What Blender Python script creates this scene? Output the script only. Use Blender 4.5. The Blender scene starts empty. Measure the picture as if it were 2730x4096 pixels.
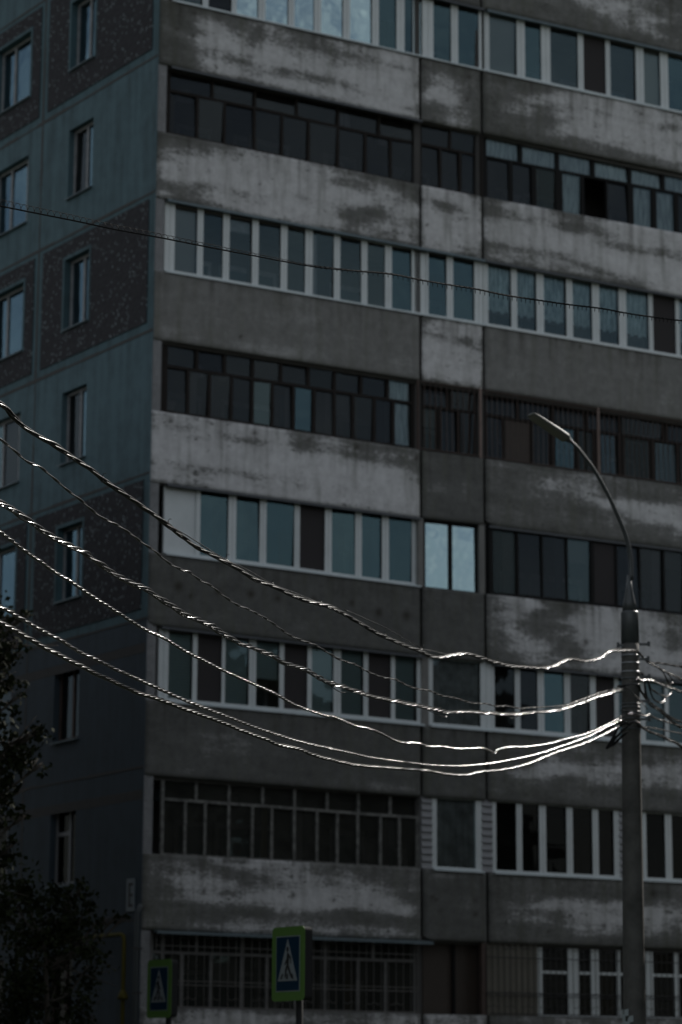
import bpy, math, random
import numpy as np
from mathutils import Vector, noise as mnoise
random.seed(7); rng=np.random.default_rng(7)
R=math.radians
# ------------------------------------------------------------------ camera, world, sun, exposure
F=10833.15; TILT=0.216693; ROLL=0.004416; X0=-3.62465; Y0=49.898742; AA=0.518681; BB=2.178319
SW,SH=2730,4096
CAM=Vector((0,0,1.6))
sc=bpy.context.scene; col=sc.collection
cam_d=bpy.data.cameras.new('camera'); cam=bpy.data.objects.new('camera',cam_d); col.objects.link(cam)
cam_d.sensor_fit='HORIZONTAL'; cam_d.sensor_width=24.0; cam_d.lens=F/SW*24.0
cam_d.clip_start=0.5; cam_d.clip_end=2000
cam.location=CAM; cam.rotation_mode='XYZ'
from mathutils import Matrix
cam.rotation_euler=(Matrix.Rotation(math.pi/2+TILT,3,'X')@Matrix.Rotation(ROLL,3,'Z')).to_euler()
cam_d.dof.use_dof=True; cam_d.dof.focus_distance=20.5; cam_d.dof.aperture_fstop=2.45
sc.camera=cam
SUN_AZ=R(38); SUN_EL=R(37)
w=bpy.data.worlds.new('World'); sc.world=w; w.use_nodes=True
nt=w.node_tree; bg=nt.nodes['Background']
sky=nt.nodes.new('ShaderNodeTexSky'); sky.sky_type='NISHITA'; sky.sun_disc=False
sky.sun_elevation=SUN_EL; sky.sun_rotation=SUN_AZ
# broken pale cloud in front of the blue (it lights the shade and shows in the panes)
tc=nt.nodes.new('ShaderNodeTexCoord'); mp=nt.nodes.new('ShaderNodeMapping'); mp.inputs['Scale'].default_value=(3.0,3.0,7.0)
nz=nt.nodes.new('ShaderNodeTexNoise'); nz.inputs['Scale'].default_value=1.6; nz.inputs['Detail'].default_value=7
rp=nt.nodes.new('ShaderNodeValToRGB'); rp.color_ramp.elements[0].position=.40; rp.color_ramp.elements[1].position=.66
hs=nt.nodes.new('ShaderNodeHueSaturation'); hs.inputs['Saturation'].default_value=.55
mx=nt.nodes.new('ShaderNodeMix'); mx.data_type='RGBA'
mx.inputs[7].default_value=(6.0,6.4,6.7,1)
nt.links.new(tc.outputs['Generated'],mp.inputs[0]); nt.links.new(mp.outputs[0],nz.inputs['Vector'])
nt.links.new(nz.outputs[0],rp.inputs[0]); nt.links.new(rp.outputs[0],mx.inputs[0])
nt.links.new(sky.outputs[0],hs.inputs['Color']); nt.links.new(hs.outputs[0],mx.inputs[6])
nt.links.new(mx.outputs[2],bg.inputs[0]); bg.inputs[1].default_value=0.10
sd=bpy.data.lights.new('sun','SUN'); sd.energy=5.0; sd.angle=R(.5); sd.color=(1,.95,.88)
so=bpy.data.objects.new('sun',sd); col.objects.link(so); so.location=(20,30,60)
sdir=Vector((math.sin(SUN_AZ)*math.cos(SUN_EL),math.cos(SUN_AZ)*math.cos(SUN_EL),math.sin(SUN_EL)))
so.rotation_euler=sdir.to_track_quat('Z','Y').to_euler()
sc.view_settings.view_transform='Standard'; sc.view_settings.look='None'
sc.view_settings.exposure=-0.3; sc.view_settings.gamma=1
sc.render.engine='CYCLES'
# ------------------------------------------------------------------ photo geometry -> building planes
def ray(x,y):
    X2=x-SW/2; Y2=SH/2-y; c,s=math.cos(ROLL),math.sin(ROLL)
    X=c*X2+s*Y2; Y=-s*X2+c*Y2; ct,st=math.cos(TILT),math.sin(TILT)
    a,b=1.0,Y/F
    return Vector((X/F, a*ct-b*st, a*st+b*ct))
O=Vector((X0,Y0,0))
dA=Vector((math.cos(AA),math.sin(AA),0)); nA=Vector((math.sin(AA),-math.cos(AA),0))
dB=Vector((math.cos(BB),math.sin(BB),0)); nB=Vector((-math.sin(BB),math.cos(BB),0))
def on(x,y,d,n,v):
    r=ray(x,y); o=O+n*v; k=(o-CAM).dot(n)/r.dot(n); P=CAM+r*k
    return (P-o).dot(d),P.z
def onA(x,y,v=0): return on(x,y,dA,nA,v)
def onB(x,y,v=0): return on(x,y,dB,nB,v)
def FA(u,v,z): return O+dA*u+nA*v+Vector((0,0,z))
def FB(u,v,z): return O+dB*u+nB*v+Vector((0,0,z))
def FW(x,y,z): return Vector((x,y,z))
ZO=1.970557
# ------------------------------------------------------------------ mesh builder
class MB:
    def __init__(s,fr=FW): s.v=[];s.f=[];s.m=[];s.fr=fr;s.mats=[];s.at={}
    def mi(s,m):
        if m not in s.mats: s.mats.append(m)
        return s.mats.index(m)
    def hexa(s,p,m):   # p: 8 local points: 4 back, 4 front (same order)
        b=len(s.v); s.v+= [s.fr(*q) for q in p]; i=s.mi(m)
        for f in ((0,1,2,3),(7,6,5,4),(0,4,5,1),(1,5,6,2),(2,6,7,3),(3,7,4,0)):
            s.f.append([b+k for k in f]); s.m.append(i)
    def box(s,u0,u1,v0,v1,z0,z1,m):
        s.hexa([(u0,v0,z0),(u1,v0,z0),(u1,v0,z1),(u0,v0,z1),(u0,v1,z0),(u1,v1,z0),(u1,v1,z1),(u0,v1,z1)],m)
    def slab(s,c,v0,v1,m): # c: four (u,z)
        s.hexa([(a,v0,b) for a,b in c]+[(a,v1,b) for a,b in c],m)
    def quad(s,ps,m):
        b=len(s.v); s.v+=[s.fr(*q) for q in ps]; s.f.append(list(range(b,b+len(ps)))); s.m.append(s.mi(m))
    def tube(s,pts,rad,m,n=8,cap=True,up=None):
        b=len(s.v); i=s.mi(m); N=len(pts); pts=[Vector(p) for p in pts]
        rr=rad if hasattr(rad,'__len__') else [rad]*N
        t=(pts[1]-pts[0]).normalized(); a=up or (Vector((0,0,1)) if abs(t.z)<.9 else Vector((1,0,0)))
        x=(a-t*a.dot(t)).normalized()
        for k in range(N):
            t=(pts[min(k+1,N-1)]-pts[max(k-1,0)]).normalized()
            x=(x-t*x.dot(t)).normalized(); y=t.cross(x)
            for j in range(n):
                an=2*math.pi*j/n; s.v.append(s.fr(*(pts[k]+(x*math.cos(an)+y*math.sin(an))*rr[k])))
        for k in range(N-1):
            for j in range(n):
                s.f.append([b+k*n+j,b+k*n+(j+1)%n,b+(k+1)*n+(j+1)%n,b+(k+1)*n+j]); s.m.append(i)
        if cap:
            s.f.append([b+j for j in range(n)][::-1]); s.m.append(i); s.f.append([b+(N-1)*n+j for j in range(n)]); s.m.append(i)
    def build(s,name,parent=None,smooth=False):
        me=bpy.data.meshes.new(name); off=parent_loc(parent) 
        if s.fr is FB: s.f=[f_[::-1] for f_ in s.f]
        me.from_pydata([tuple(q-off) for q in s.v],[],s.f)
        for m in s.mats: me.materials.append(m)
        me.polygons.foreach_set('material_index',s.m)
        if smooth: me.polygons.foreach_set('use_smooth',[True]*len(s.f))
        me.update()
        o=bpy.data.objects.new(name,me); col.objects.link(o)
        if parent: o.parent=parent
        return o
def parent_loc(p):
    L=Vector((0,0,0))
    while p is not None: L+=p.location; p=p.parent
    return L
def empty(name,loc,label=None,cat=None,group=None,kind=None):
    o=bpy.data.objects.new(name,None); col.objects.link(o); o.location=loc; o.empty_display_size=.2
    return tag(o,label,cat,group,kind)
def tag(o,label=None,cat=None,group=None,kind=None):
    if label:o['label']=label
    if cat:o['category']=cat
    if group:o['group']=group
    if kind:o['kind']=kind
    return o
# ------------------------------------------------------------------ materials
def mat(name,c,rough=.7,metal=0,spec=.5):
    m=bpy.data.materials.new(name); m.use_nodes=True; p=m.node_tree.nodes['Principled BSDF']
    p.inputs['Base Color'].default_value=(*c,1); p.inputs['Roughness'].default_value=rough; p.inputs['Metallic'].default_value=metal
    p.inputs['Specular IOR Level'].default_value=spec
    return m
def N(m,t,**k):
    n=m.node_tree.nodes.new(t)
    for a,b in k.items():
        if a.startswith('i_'): n.inputs[a[2:].replace('_',' ')].default_value=b
        else: setattr(n,a,b)
    return n
def L(m,a,b): m.node_tree.links.new(a,b)
def coords(m,scale=(1,1,1),rot=0):
    t=N(m,'ShaderNodeTexCoord'); p=N(m,'ShaderNodeMapping'); p.inputs['Scale'].default_value=scale; p.inputs['Rotation'].default_value=(0,0,rot)
    L(m,t.outputs['Object'],p.inputs[0]); return p.outputs[0]
def noise(m,vec,scale,detail=5,rough=.55):
    n=N(m,'ShaderNodeTexNoise'); n.inputs['Scale'].default_value=scale; n.inputs['Detail'].default_value=detail; n.inputs['Roughness'].default_value=rough
    L(m,vec,n.inputs['Vector']); return n.outputs[0]
def math_(m,op,a,b=None,clamp=False):
    n=N(m,'ShaderNodeMath',operation=op); n.use_clamp=clamp
    for i,q in enumerate((a,b)):
        if q is None: continue
        if isinstance(q,(int,float)): n.inputs[i].default_value=q
        else: L(m,q,n.inputs[i])
    return n.outputs[0]
def ramp(m,fac,stops):
    r=N(m,'ShaderNodeValToRGB'); e=r.color_ramp.elements
    while len(e)>1: e.remove(e[0])
    e[0].position=stops[0][0]; e[0].color=(*stops[0][1],1)
    for p,c in stops[1:]:
        q=e.new(p); q.color=(*c,1)
    L(m,fac,r.inputs[0]); return r.outputs[0]
def mixc(m,f,a,b,mode='MIX'):
    n=N(m,'ShaderNodeMix',data_type='RGBA',blend_type=mode)
    for i,q in ((0,f),(6,a),(7,b)):
        if isinstance(q,(int,float)): n.inputs[i].default_value=q
        elif isinstance(q,tuple): n.inputs[i].default_value=(*q,1)
        else: L(m,q,n.inputs[i])
    return n.outputs[2]
def P(m): return m.node_tree.nodes['Principled BSDF']
def bump(m,h,st=.3,d=.01):
    b=N(m,'ShaderNodeBump'); b.inputs['Strength'].default_value=st; b.inputs['Distance'].default_value=d
    L(m,h,b.inputs['Height']); L(m,b.outputs[0],P(m).inputs['Normal'])
def dirty(name,c,rough=.7,amt=.35,scale=3,metal=0,spec=.5,dark=.55):
    m=mat(name,c,rough,metal,spec); v=coords(m,(1,1,1)); n=noise(m,v,scale,8,.65)
    d=tuple(x*dark for x in c); f=math_(m,'MULTIPLY',ramp(m,n,[(.38,(0,0,0)),(.68,(1,1,1))]),amt)
    n2=noise(m,v,scale*9,3); cc=mixc(m,f,c,d); 
    cc=mixc(m,.12,cc,n2,'OVERLAY')
    L(m,cc,P(m).inputs['Base Color']); return m
ROTA=-AA
def concrete(name,light,dark,th=.5,amp=1.0):
    m=mat(name,light,.88,0,.25)
    at=N(m,'ShaderNodeAttribute'); at.attribute_name='paint'
    st=N(m,'ShaderNodeAttribute'); st.attribute_name='stain'
    v=coords(m,(1,1,1),ROTA)
    vs=N(m,'ShaderNodeMapping'); vs.inputs['Scale'].default_value=(1.0,1.0,2.0); L(m,v,vs.inputs[0])
    vv=N(m,'ShaderNodeMapping'); vv.inputs['Scale'].default_value=(5.0,5.0,.6); L(m,v,vv.inputs[0])
    big=noise(m,vs.outputs[0],1.7,9,.68); fine=noise(m,vs.outputs[0],11,6,.7); stk=noise(m,vv.outputs[0],1.2,4,.6)
    cov=math_(m,'ADD',at.outputs['Fac'],math_(m,'MULTIPLY',math_(m,'SUBTRACT',big,.5),.85*amp))
    cov=math_(m,'ADD',cov,math_(m,'MULTIPLY',math_(m,'SUBTRACT',fine,.5),.70*amp))
    hv=N(m,'ShaderNodeMapping'); hv.inputs['Scale'].default_value=(.7,.7,3.6); L(m,v,hv.inputs[0])
    cov=math_(m,'ADD',cov,math_(m,'MULTIPLY',math_(m,'SUBTRACT',noise(m,hv.outputs[0],1.1,4,.55),.5),.8*amp))
    cov=math_(m,'ADD',cov,math_(m,'MULTIPLY',math_(m,'SUBTRACT',stk,.5),.28*amp))
    cov=math_(m,'SUBTRACT',cov,math_(m,'MULTIPLY',ramp(m,noise(m,vs.outputs[0],3.4,9,.74),[(.56,(0,0,0)),(.64,(1,1,1))]),.42*amp))
    cov=math_(m,'ADD',cov,.02*amp)
    mask=ramp(m,cov,[(th-.09,(0,0,0)),(th+.11,(1,1,1))])
    fac=math_(m,'ADD',math_(m,'MULTIPLY',mask,.60),math_(m,'MULTIPLY',cov,.40),True)
    base=mixc(m,fac,dark,light)
    mot=noise(m,v,5,8,.7)
    base=mixc(m,.55,base,ramp(m,mot,[(.3,(.30,.30,.30)),(.7,(.72,.72,.72))]),'OVERLAY')
    grn=ramp(m,noise(m,vv.outputs[0],.9,3),[(.5,(0,0,0)),(.75,(1,1,1))])
    base=mixc(m,math_(m,'MULTIPLY',grn,.5),base,(.105,.108,.078))
    base=mixc(m,st.outputs['Fac'],base,(.042,.037,.029))
    L(m,base,P(m).inputs['Base Color'])
    h=math_(m,'ADD',math_(m,'MULTIPLY',mask,.5),math_(m,'MULTIPLY',fine,.7)); bump(m,h,.5,.012)
    return m
M={}
M['conc']=concrete('weathered_concrete',(.61,.60,.605),(.094,.094,.086))
M['concm']=concrete('mid_grey_concrete',(.36,.358,.352),(.172,.170,.163),.5,.55)
M['concd']=concrete('dark_grey_concrete',(.34,.338,.332),(.090,.090,.085),.5,.7)
M['conc2']=dirty('plain_concrete',(.20,.195,.185),.9,.6,2)
M['slab']=dirty('slab_edge',(.10,.095,.09),.9,.5,3)
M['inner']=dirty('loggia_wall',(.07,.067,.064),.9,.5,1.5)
M['tile']=mat('white_tile',(.30,.30,.31),.55)
m=M['tile']; v=coords(m,(1,1,1),ROTA); br=N(m,'ShaderNodeTexBrick'); br.offset=0
br.inputs['Scale'].default_value=1; br.inputs['Brick Width'].default_value=.05; br.inputs['Row Height'].default_value=.05; br.inputs['Mortar Size'].default_value=.007
br.inputs['Color1'].default_value=(.33,.33,.34,1); br.inputs['Color2'].default_value=(.26,.26,.27,1); br.inputs['Mortar'].default_value=(.09,.09,.09,1)
sx=N(m,'ShaderNodeSeparateXYZ'); cx=N(m,'ShaderNodeCombineXYZ'); L(m,v,sx.inputs[0]); L(m,sx.outputs[0],cx.inputs[0]); L(m,sx.outputs[2],cx.inputs[1]); L(m,cx.outputs[0],br.inputs['Vector'])
L(m,mixc(m,.5,br.outputs[0],ramp(m,noise(m,v,3,6),[(.3,(.3,.3,.3)),(.7,(.6,.6,.6))]),'OVERLAY'),P(m).inputs['Base Color'])
def painted(name,c,c2):
    m=mat(name,c,.75,0,.3); v=coords(m,(1,1,1),-BB)
    vv=N(m,'ShaderNodeMapping'); vv.inputs['Scale'].default_value=(5,5,.45); L(m,v,vv.inputs[0])
    a=noise(m,vv.outputs[0],.8,6,.6); b=noise(m,v,2.2,9,.7); s=math_(m,'ADD',math_(m,'MULTIPLY',a,.55),math_(m,'MULTIPLY',b,.45))
    cc=ramp(m,s,[(.36,c2),(.56,c)]); k=noise(m,v,7,9,.75)
    cc=mixc(m,ramp(m,k,[(.63,(0,0,0)),(.72,(.6,.6,.6))]),cc,(.045,.05,.05)); L(m,cc,P(m).inputs['Base Color']); bump(m,noise(m,v,30,4),.3,.01)
    return m
M['teal']=painted('turquoise_paint',(.084,.142,.164),(.044,.074,.086))
M['band']=painted('turquoise_border',(.070,.125,.145),(.045,.075,.085))
M['low']=painted('blue_grey_small_tile',(.045,.062,.078),(.032,.043,.054))
m=M['low']; wv=N(m,'ShaderNodeTexWave',bands_direction='Z'); wv.inputs['Scale'].default_value=6.2; L(m,coords(m),wv.inputs['Vector']); bump(m,wv.outputs[0],.35,.01)
M['joint']=dirty('joint_mastic',(.05,.046,.044),.8,.5,4)
m=M['agg']=mat('dark_aggregate',(.03,.028,.03),.85,0,.3); v=coords(m,(1,1,.62))
vo=N(m,'ShaderNodeTexVoronoi'); vo.inputs['Scale'].default_value=17; L(m,v,vo.inputs['Vector'])
vr=N(m,'ShaderNodeTexWhiteNoise'); L(m,vo.outputs['Position'],vr.inputs['Vector'])
sp=math_(m,'MULTIPLY',math_(m,'LESS_THAN',vo.outputs['Distance'],.30),math_(m,'GREATER_THAN',vr.outputs[0],.66))
c1=mixc(m,noise(m,v,9,5),(.016,.016,.019),(.040,.038,.043)); c2=mixc(m,math_(m,'MULTIPLY',vr.outputs[0],.5),c1,(.034,.033,.038))
L(m,mixc(m,math_(m,'MULTIPLY',sp,noise(m,v,4,3)),c2,(.30,.36,.38)),P(m).inputs['Base Color']); bump(m,vo.outputs['Distance'],.8,.02)
M['plast']=dirty('white_plastic',(.64,.675,.68),.35,.22,2.0,dark=.6)
M['sill']=dirty('white_sill',(.60,.66,.68),.4,.35,3)
M['flash']=dirty('blue_grey_flashing',(.14,.18,.20),.55,.4,3,metal=.3)
M['flashd']=dirty('dark_flashing',(.06,.066,.075),.5,.4,3)
M['brown']=dirty('dark_wood_frame',(.024,.020,.018),.75,.4,6,spec=.15)
M['black']=mat('black_frame',(.010,.010,.010),.7,0,.15)
M['rust']=dirty('rusty_post',(.30,.22,.19),.7,.6,6)
M['rustd']=dirty('rusty_dark_post',(.09,.06,.05),.7,.6,6)
M['old']=dirty('flaking_white_wood',(.19,.188,.175),.75,.95,9,dark=.18)
M['oldw']=dirty('pale_wood',(.30,.30,.31),.7,.5,6,dark=.3)
M['oldd']=dirty('dull_wood',(.16,.155,.15),.8,.6,6,dark=.3)
M['door']=dirty('brown_board',(.045,.032,.024),.6,.4,4)
M['grille']=mat('dark_grille',(.03,.028,.028),.6)
M['grillep']=mat('pale_grille',(.16,.15,.14),.6)
M['corr']=dirty('beige_corrugated_sheet',(.17,.155,.125),.55,.35,3)
M['siding']=dirty('grey_siding',(.27,.27,.28),.6,.3,3)
M['net']=mat('brown_insect_net',(.032,.028,.029),.9)
M['blind']=mat('beige_blind',(.33,.32,.30),.8)
M['lace']=mat('lace_curtain',(.55,.60,.62),.9)
m=M['lace']; v=coords(m,(1,1,.2),ROTA); L(m,mixc(m,ramp(m,noise(m,v,16,5,.7),[(.35,(0,0,0)),(.65,(1,1,1))]),(.16,.23,.25),(.66,.76,.78)),P(m).inputs['Base Color'])
M['drape']=mat('white_drape',(.5,.52,.53),.9)
m=M['drape']; v=coords(m,(1,1,.08),ROTA); L(m,mixc(m,ramp(m,noise(m,v,26,4,.6),[(.35,(0,0,0)),(.65,(1,1,1))]),(.20,.21,.22),(.62,.64,.65)),P(m).inputs['Base Color'])
M['sheer']=dirty('sheer_curtain',(.40,.40,.38),.9,.8,4,dark=.3)
M['vblind']=mat('slatted_blind',(.28,.36,.35),.7)
m=M['vblind']; wv=N(m,'ShaderNodeTexWave',bands_direction='Z'); wv.inputs['Scale'].default_value=5.6; L(m,coords(m),wv.inputs['Vector']); L(m,mixc(m,wv.outputs[0],(.16,.21,.20),(.33,.41,.40)),P(m).inputs['Base Color'])
M['yel']=mat('ochre_curtain',(.16,.125,.055),.9)
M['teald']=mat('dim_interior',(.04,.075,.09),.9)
def glass(name,refl,tint,rough=.02,wob=.0,gt=(.62,.87,.93),grime=.05,gc=(.16,.16,.15)):
    m=bpy.data.materials.new(name); m.use_nodes=True; n=m.node_tree.nodes; n.clear()
    o=N(m,'ShaderNodeOutputMaterial'); t=N(m,'ShaderNodeBsdfTransparent'); t.inputs[0].default_value=(*tint,1)
    g=N(m,'ShaderNodeBsdfGlossy'); g.inputs['Roughness'].default_value=rough; g.inputs['Color'].default_value=(*gt,1)
    fr=N(m,'ShaderNodeFresnel'); fr.inputs['IOR'].default_value=1.5
    f=math_(m,'MULTIPLY',fr.outputs[0],refl,True)
    x=N(m,'ShaderNodeMixShader'); L(m,f,x.inputs[0]); L(m,t.outputs[0],x.inputs[1]); L(m,g.outputs[0],x.inputs[2]); df=N(m,'ShaderNodeBsdfDiffuse'); df.inputs[0].default_value=(*gc,1); y=N(m,'ShaderNodeMixShader')
    L(m,math_(m,'MULTIPLY',noise(m,coords(m),2.5,6,.7),grime*2),y.inputs[0]); L(m,x.outputs[0],y.inputs[1]); L(m,df.outputs[0],y.inputs[2]); L(m,y.outputs[0],o.inputs[0])
    b=N(m,'ShaderNodeBump'); b.inputs['Strength'].default_value=.12+wob; b.inputs['Distance'].default_value=.02
    L(m,noise(m,coords(m),1.3,2),b.inputs['Height']); L(m,b.outputs[0],g.inputs['Normal'])
    return m
M['g']=glass('window_glass',1.9,(.82,.87,.89))
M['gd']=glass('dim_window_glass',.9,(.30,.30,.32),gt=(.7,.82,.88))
M['gt']=glass('tinted_glass',3.1,(.40,.50,.52),gt=(.48,.78,.85),wob=.15)
M['gs']=glass('mirror_film_glass',15.5,(.2,.3,.33),.04,1.4,gt=(.68,.89,.91))
M['gx']=glass('grimy_glass',.8,(.35,.34,.32),grime=.22,gc=(.12,.122,.108))
M['gz']=glass('black_looking_glass',.35,(.12,.12,.12),grime=.03,gt=(.6,.6,.55))
M['gb']=glass('sky_facing_glass',2.9,(.2,.3,.35),.02,.25,gt=(.46,.72,.86))
M['asph']=dirty('asphalt',(.05,.05,.052),.9,.4,1)
M['grass']=dirty('dry_grass_soil',(.045,.055,.03),.95,.5,.8)
# ------------------------------------------------------------------ ground
g=MB(); g.quad([(-600,-400,0),(600,-400,0),(600,800,0),(-600,800,0)],M['grass']); tag(g.build('ground'),kind='structure')
g=MB(); g.quad([(-300,-9,.006),(300,-9,.006),(300,9,.006),(-300,9,.006)],M['asph']); tag(g.build('road'),kind='structure')
g=MB(FA); g.quad([(-12,9,.004),(60,9,.004),(60,5.5,.004),(-12,5.5,.004)],M['asph']); tag(g.build('path'),kind='structure')
# ------------------------------------------------------------------ measured panel lines
bot={7:[(1913,27),(2150,78),(2730,199)],6:[(615,256),(1100,354),(1550,459),(1665,475),(1912,524),(2150,572),(2730,677)],
5:[(605,788),(1100,878),(1550,972),(1668,988),(1923,1030),(2150,1078),(2730,1175)],
4:[(609,1360.6),(1100,1431),(1550,1496.4),(1680,1517),(1932,1550),(2150,1586),(2730,1668.6)],
3:[(601,1931),(1100,1988),(1550,2053),(1684,2069),(1938,2093.6),(2150,2116),(2730,2185.5)],
2:[(610,2505),(1100,2554),(1550,2606),(1955,2646),(2130,2664),(2493,2693),(2730,2713)],
1:[(594,3106),(1100,3142),(1550,3178),(1705,3186),(1967,3198),(2150,3209),(2730,3247.6)],
0:[(596,3726),(1100,3741),(1550,3756.6),(1700,3760),(1967,3766),(2150,3770),(2730,3785)]}
top={6:[(640,0),(1100,100),(1550,203),(1665,226),(1912,273.6),(2150,319),(2730,440)],
5:[(615,526),(1100,620),(1550,711.7),(1668.6,734.7),(1919,780.6),(2150,817),(2730,918.6)],
4:[(615,1085),(1100,1163.5),(1550,1240),(1676,1257),(1927,1293.6),(2150,1328),(2730,1418)],
3:[(603,1646),(1100,1714.8),(1550,1780),(1682,1797),(1936.5,1827.7),(2150,1856),(2730,1929)],
2:[(601,2212),(1100,2271.6),(1550,2331),(1695,2345),(1946,2371),(2150,2386),(2730,2445.7)],
1:[(596,2805.6),(1100,2846),(1550,2884),(1703,2899),(1965,2918),(2150,2928),(2730,2974)],
0:[(603,3422),(1100,3444.7),(1550,3467.7),(1705,3473),(1967,3487),(2150,3494.5),(2730,3517.4)],
-1:[(577,4038),(1100,4043.6),(1550,4053),(1967,4056),(2150,4057),(2730,4060.8)]}
J1,J2,J3=6.024,7.539,13.56
def line(D,k,nom):
    if k not in D: return lambda u: nom
    q=[onA(x,y) for x,y in D[k]]; us=[a for a,b in q]; zs=[b for a,b in q]
    if k==7: us=[0,6]+us; zs=[nom,nom]+zs
    us=[-1]+us+[14,30]; zs=[zs[0]]+zs+[zs[-1],nom]
    # light smoothing towards the nominal storey line
    return lambda u: float(np.interp(u,us,zs))*.85+nom*.15
ZB={k:line(bot,k,ZO+2.8+2.8*k) for k in range(-1,9)}
ZT={k:line(top,k,ZO+2.8+2.8*k+1.391) for k in range(-1,9)}
ZT[7]=lambda u: ZO+2.8+2.8*7+1.391
BAYS={'A':(.0,J1),'B':(J1,J2),'C':(J2,J3)}
PAINT={
(7,'A'):["222222222222"]*2,(7,'B'):["22222"],
(7,'C'):["222223333322","222345544433","222345565543","222222355543","222222222222"],
(6,'A'):["1133244324435666","1156335565443566","1167767767577776","1135435363446665","1156656666666775"],
(6,'B'):["23222","35542","57653","34543","23542"],
(6,'C'):["223456666655","223566666555","134256676765","133356676676","111222333344"],
(5,'A'):["2223356665544432","5556677776444553","5777777777777556","6677777766543355","4345466776533544","5455566666644444"],
(5,'B'):["76664","63346","77777","77776","66655"],
(5,'C'):["367533677777","345632355667","777777654444","677777888888","333345577888","555544433676"],
(4,'A'):["3333333333333333","3334333444343333","4334344344333333","3333333333343333","4444455554433344"],
(4,'B'):["56666","54645","77576","77777","66665"],
(4,'C'):["333333333333","333343333433","333333334333","343333333343","333333333333"],
(3,'A'):["6666677745632333","6665435734544433","7777777888888765","7777788888888887","5544445556667777","6666777777777777"],
(3,'B'):["32223","22222","44343","32332","32222"],
(3,'C'):["333333433344","223534333234","224454566555","222322456667","222222223345","222222222222"],
(2,'A'):["2222222222222222","1212112212222222","2222222222222112","2222222222222222"],
(2,'B'):["22222","12122","22221"],
(2,'C'):["466225666545","452246776534","364336777645","356425666765","245545665555"],
(1,'A'):["2222222222222222","1122332222222222","2234443322222222","2234343322222222","3332222222333443"],
(1,'B'):["22222","12221","22222"],
(1,'C'):["222222222223","122333333334","125664666666","246435555455","222222222222","222222222222"],
(0,'A'):["2344556665333333","3554433446444433","3455555556666553","2345555666666664","1112222333222222","3344555555555544"],
(0,'B'):["34433","32223","33332","33343","22222","33333"],
(0,'C'):["222323432222","222222222222","245666666654","254456666655","223335545444","222222222222"],
(-1,'A'):["4455555544444555"],(-1,'B'):["55555"],(-1,'C'):["333444444444"]}
SPOT={(6,'A'):[(760,55,.07),(752,152,.035),(845,205,.03),(690,120,.05)],(5,'A'):[(824,692,.045),(1028,735,.04),(870,905,.03)],
(3,'A'):[(682,1686,.07),(1017,1733,.09),(1232,1763,.08),(1427,1787,.10),(1665,1830,.09),(1150,1845,.03)],
(2,'A'):[(716,2352,.13),(765,2390,.06),(875,2372,.10),(1008,2380,.11),(1115,2396,.10),(1260,2400,.09),(1412,2412,.09),(1520,2450,.12),(1630,2460,.13)],
(0,'A'):[(830,3565,.05),(945,3583,.06),(1188,3583,.07),(1350,3600,.05)],(0,'B'):[(1745,3587,.06),(1762,3598,.05),(1918,3597,.055),(1775,3645,.05),(1918,3653,.07)],
(0,'C'):[(2432,3696,.08),(2040,3686,.05),(2208,3720,.04),(2628,3564,.09),(2600,3701,.05)],
(4,'C'):[(2317,1378,.06),(2219,1350,.04)],(6,'B'):[(1862,302,.08),(1858,393,.06)],(4,'A'):[(958,1350,.04),(870,1245,.03)],
(5,'B'):[(1700,895,.03)],(2,'C'):[(2350,2560,.1)]}
bld=empty('apartment_building',O,'grey panel apartment block with glazed loggia bands and a turquoise end wall','building')
def samp(rows,fu,fz):
    nr,nc=len(rows),len(rows[0]); x=min(max(fu*nc-.5,0),nc-1.001); y=min(max(fz*nr-.5,0),nr-1.001)
    i,j=int(x),int(y); a,b=x-i,y-j; i2=min(i+1,nc-1); j2=min(j+1,nr-1)
    g=lambda r,c:int(rows[r][c])
    return ((1-b)*((1-a)*g(j,i)+a*g(j,i2))+b*((1-a)*g(j2,i)+a*g(j2,i2)))/9.
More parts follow.
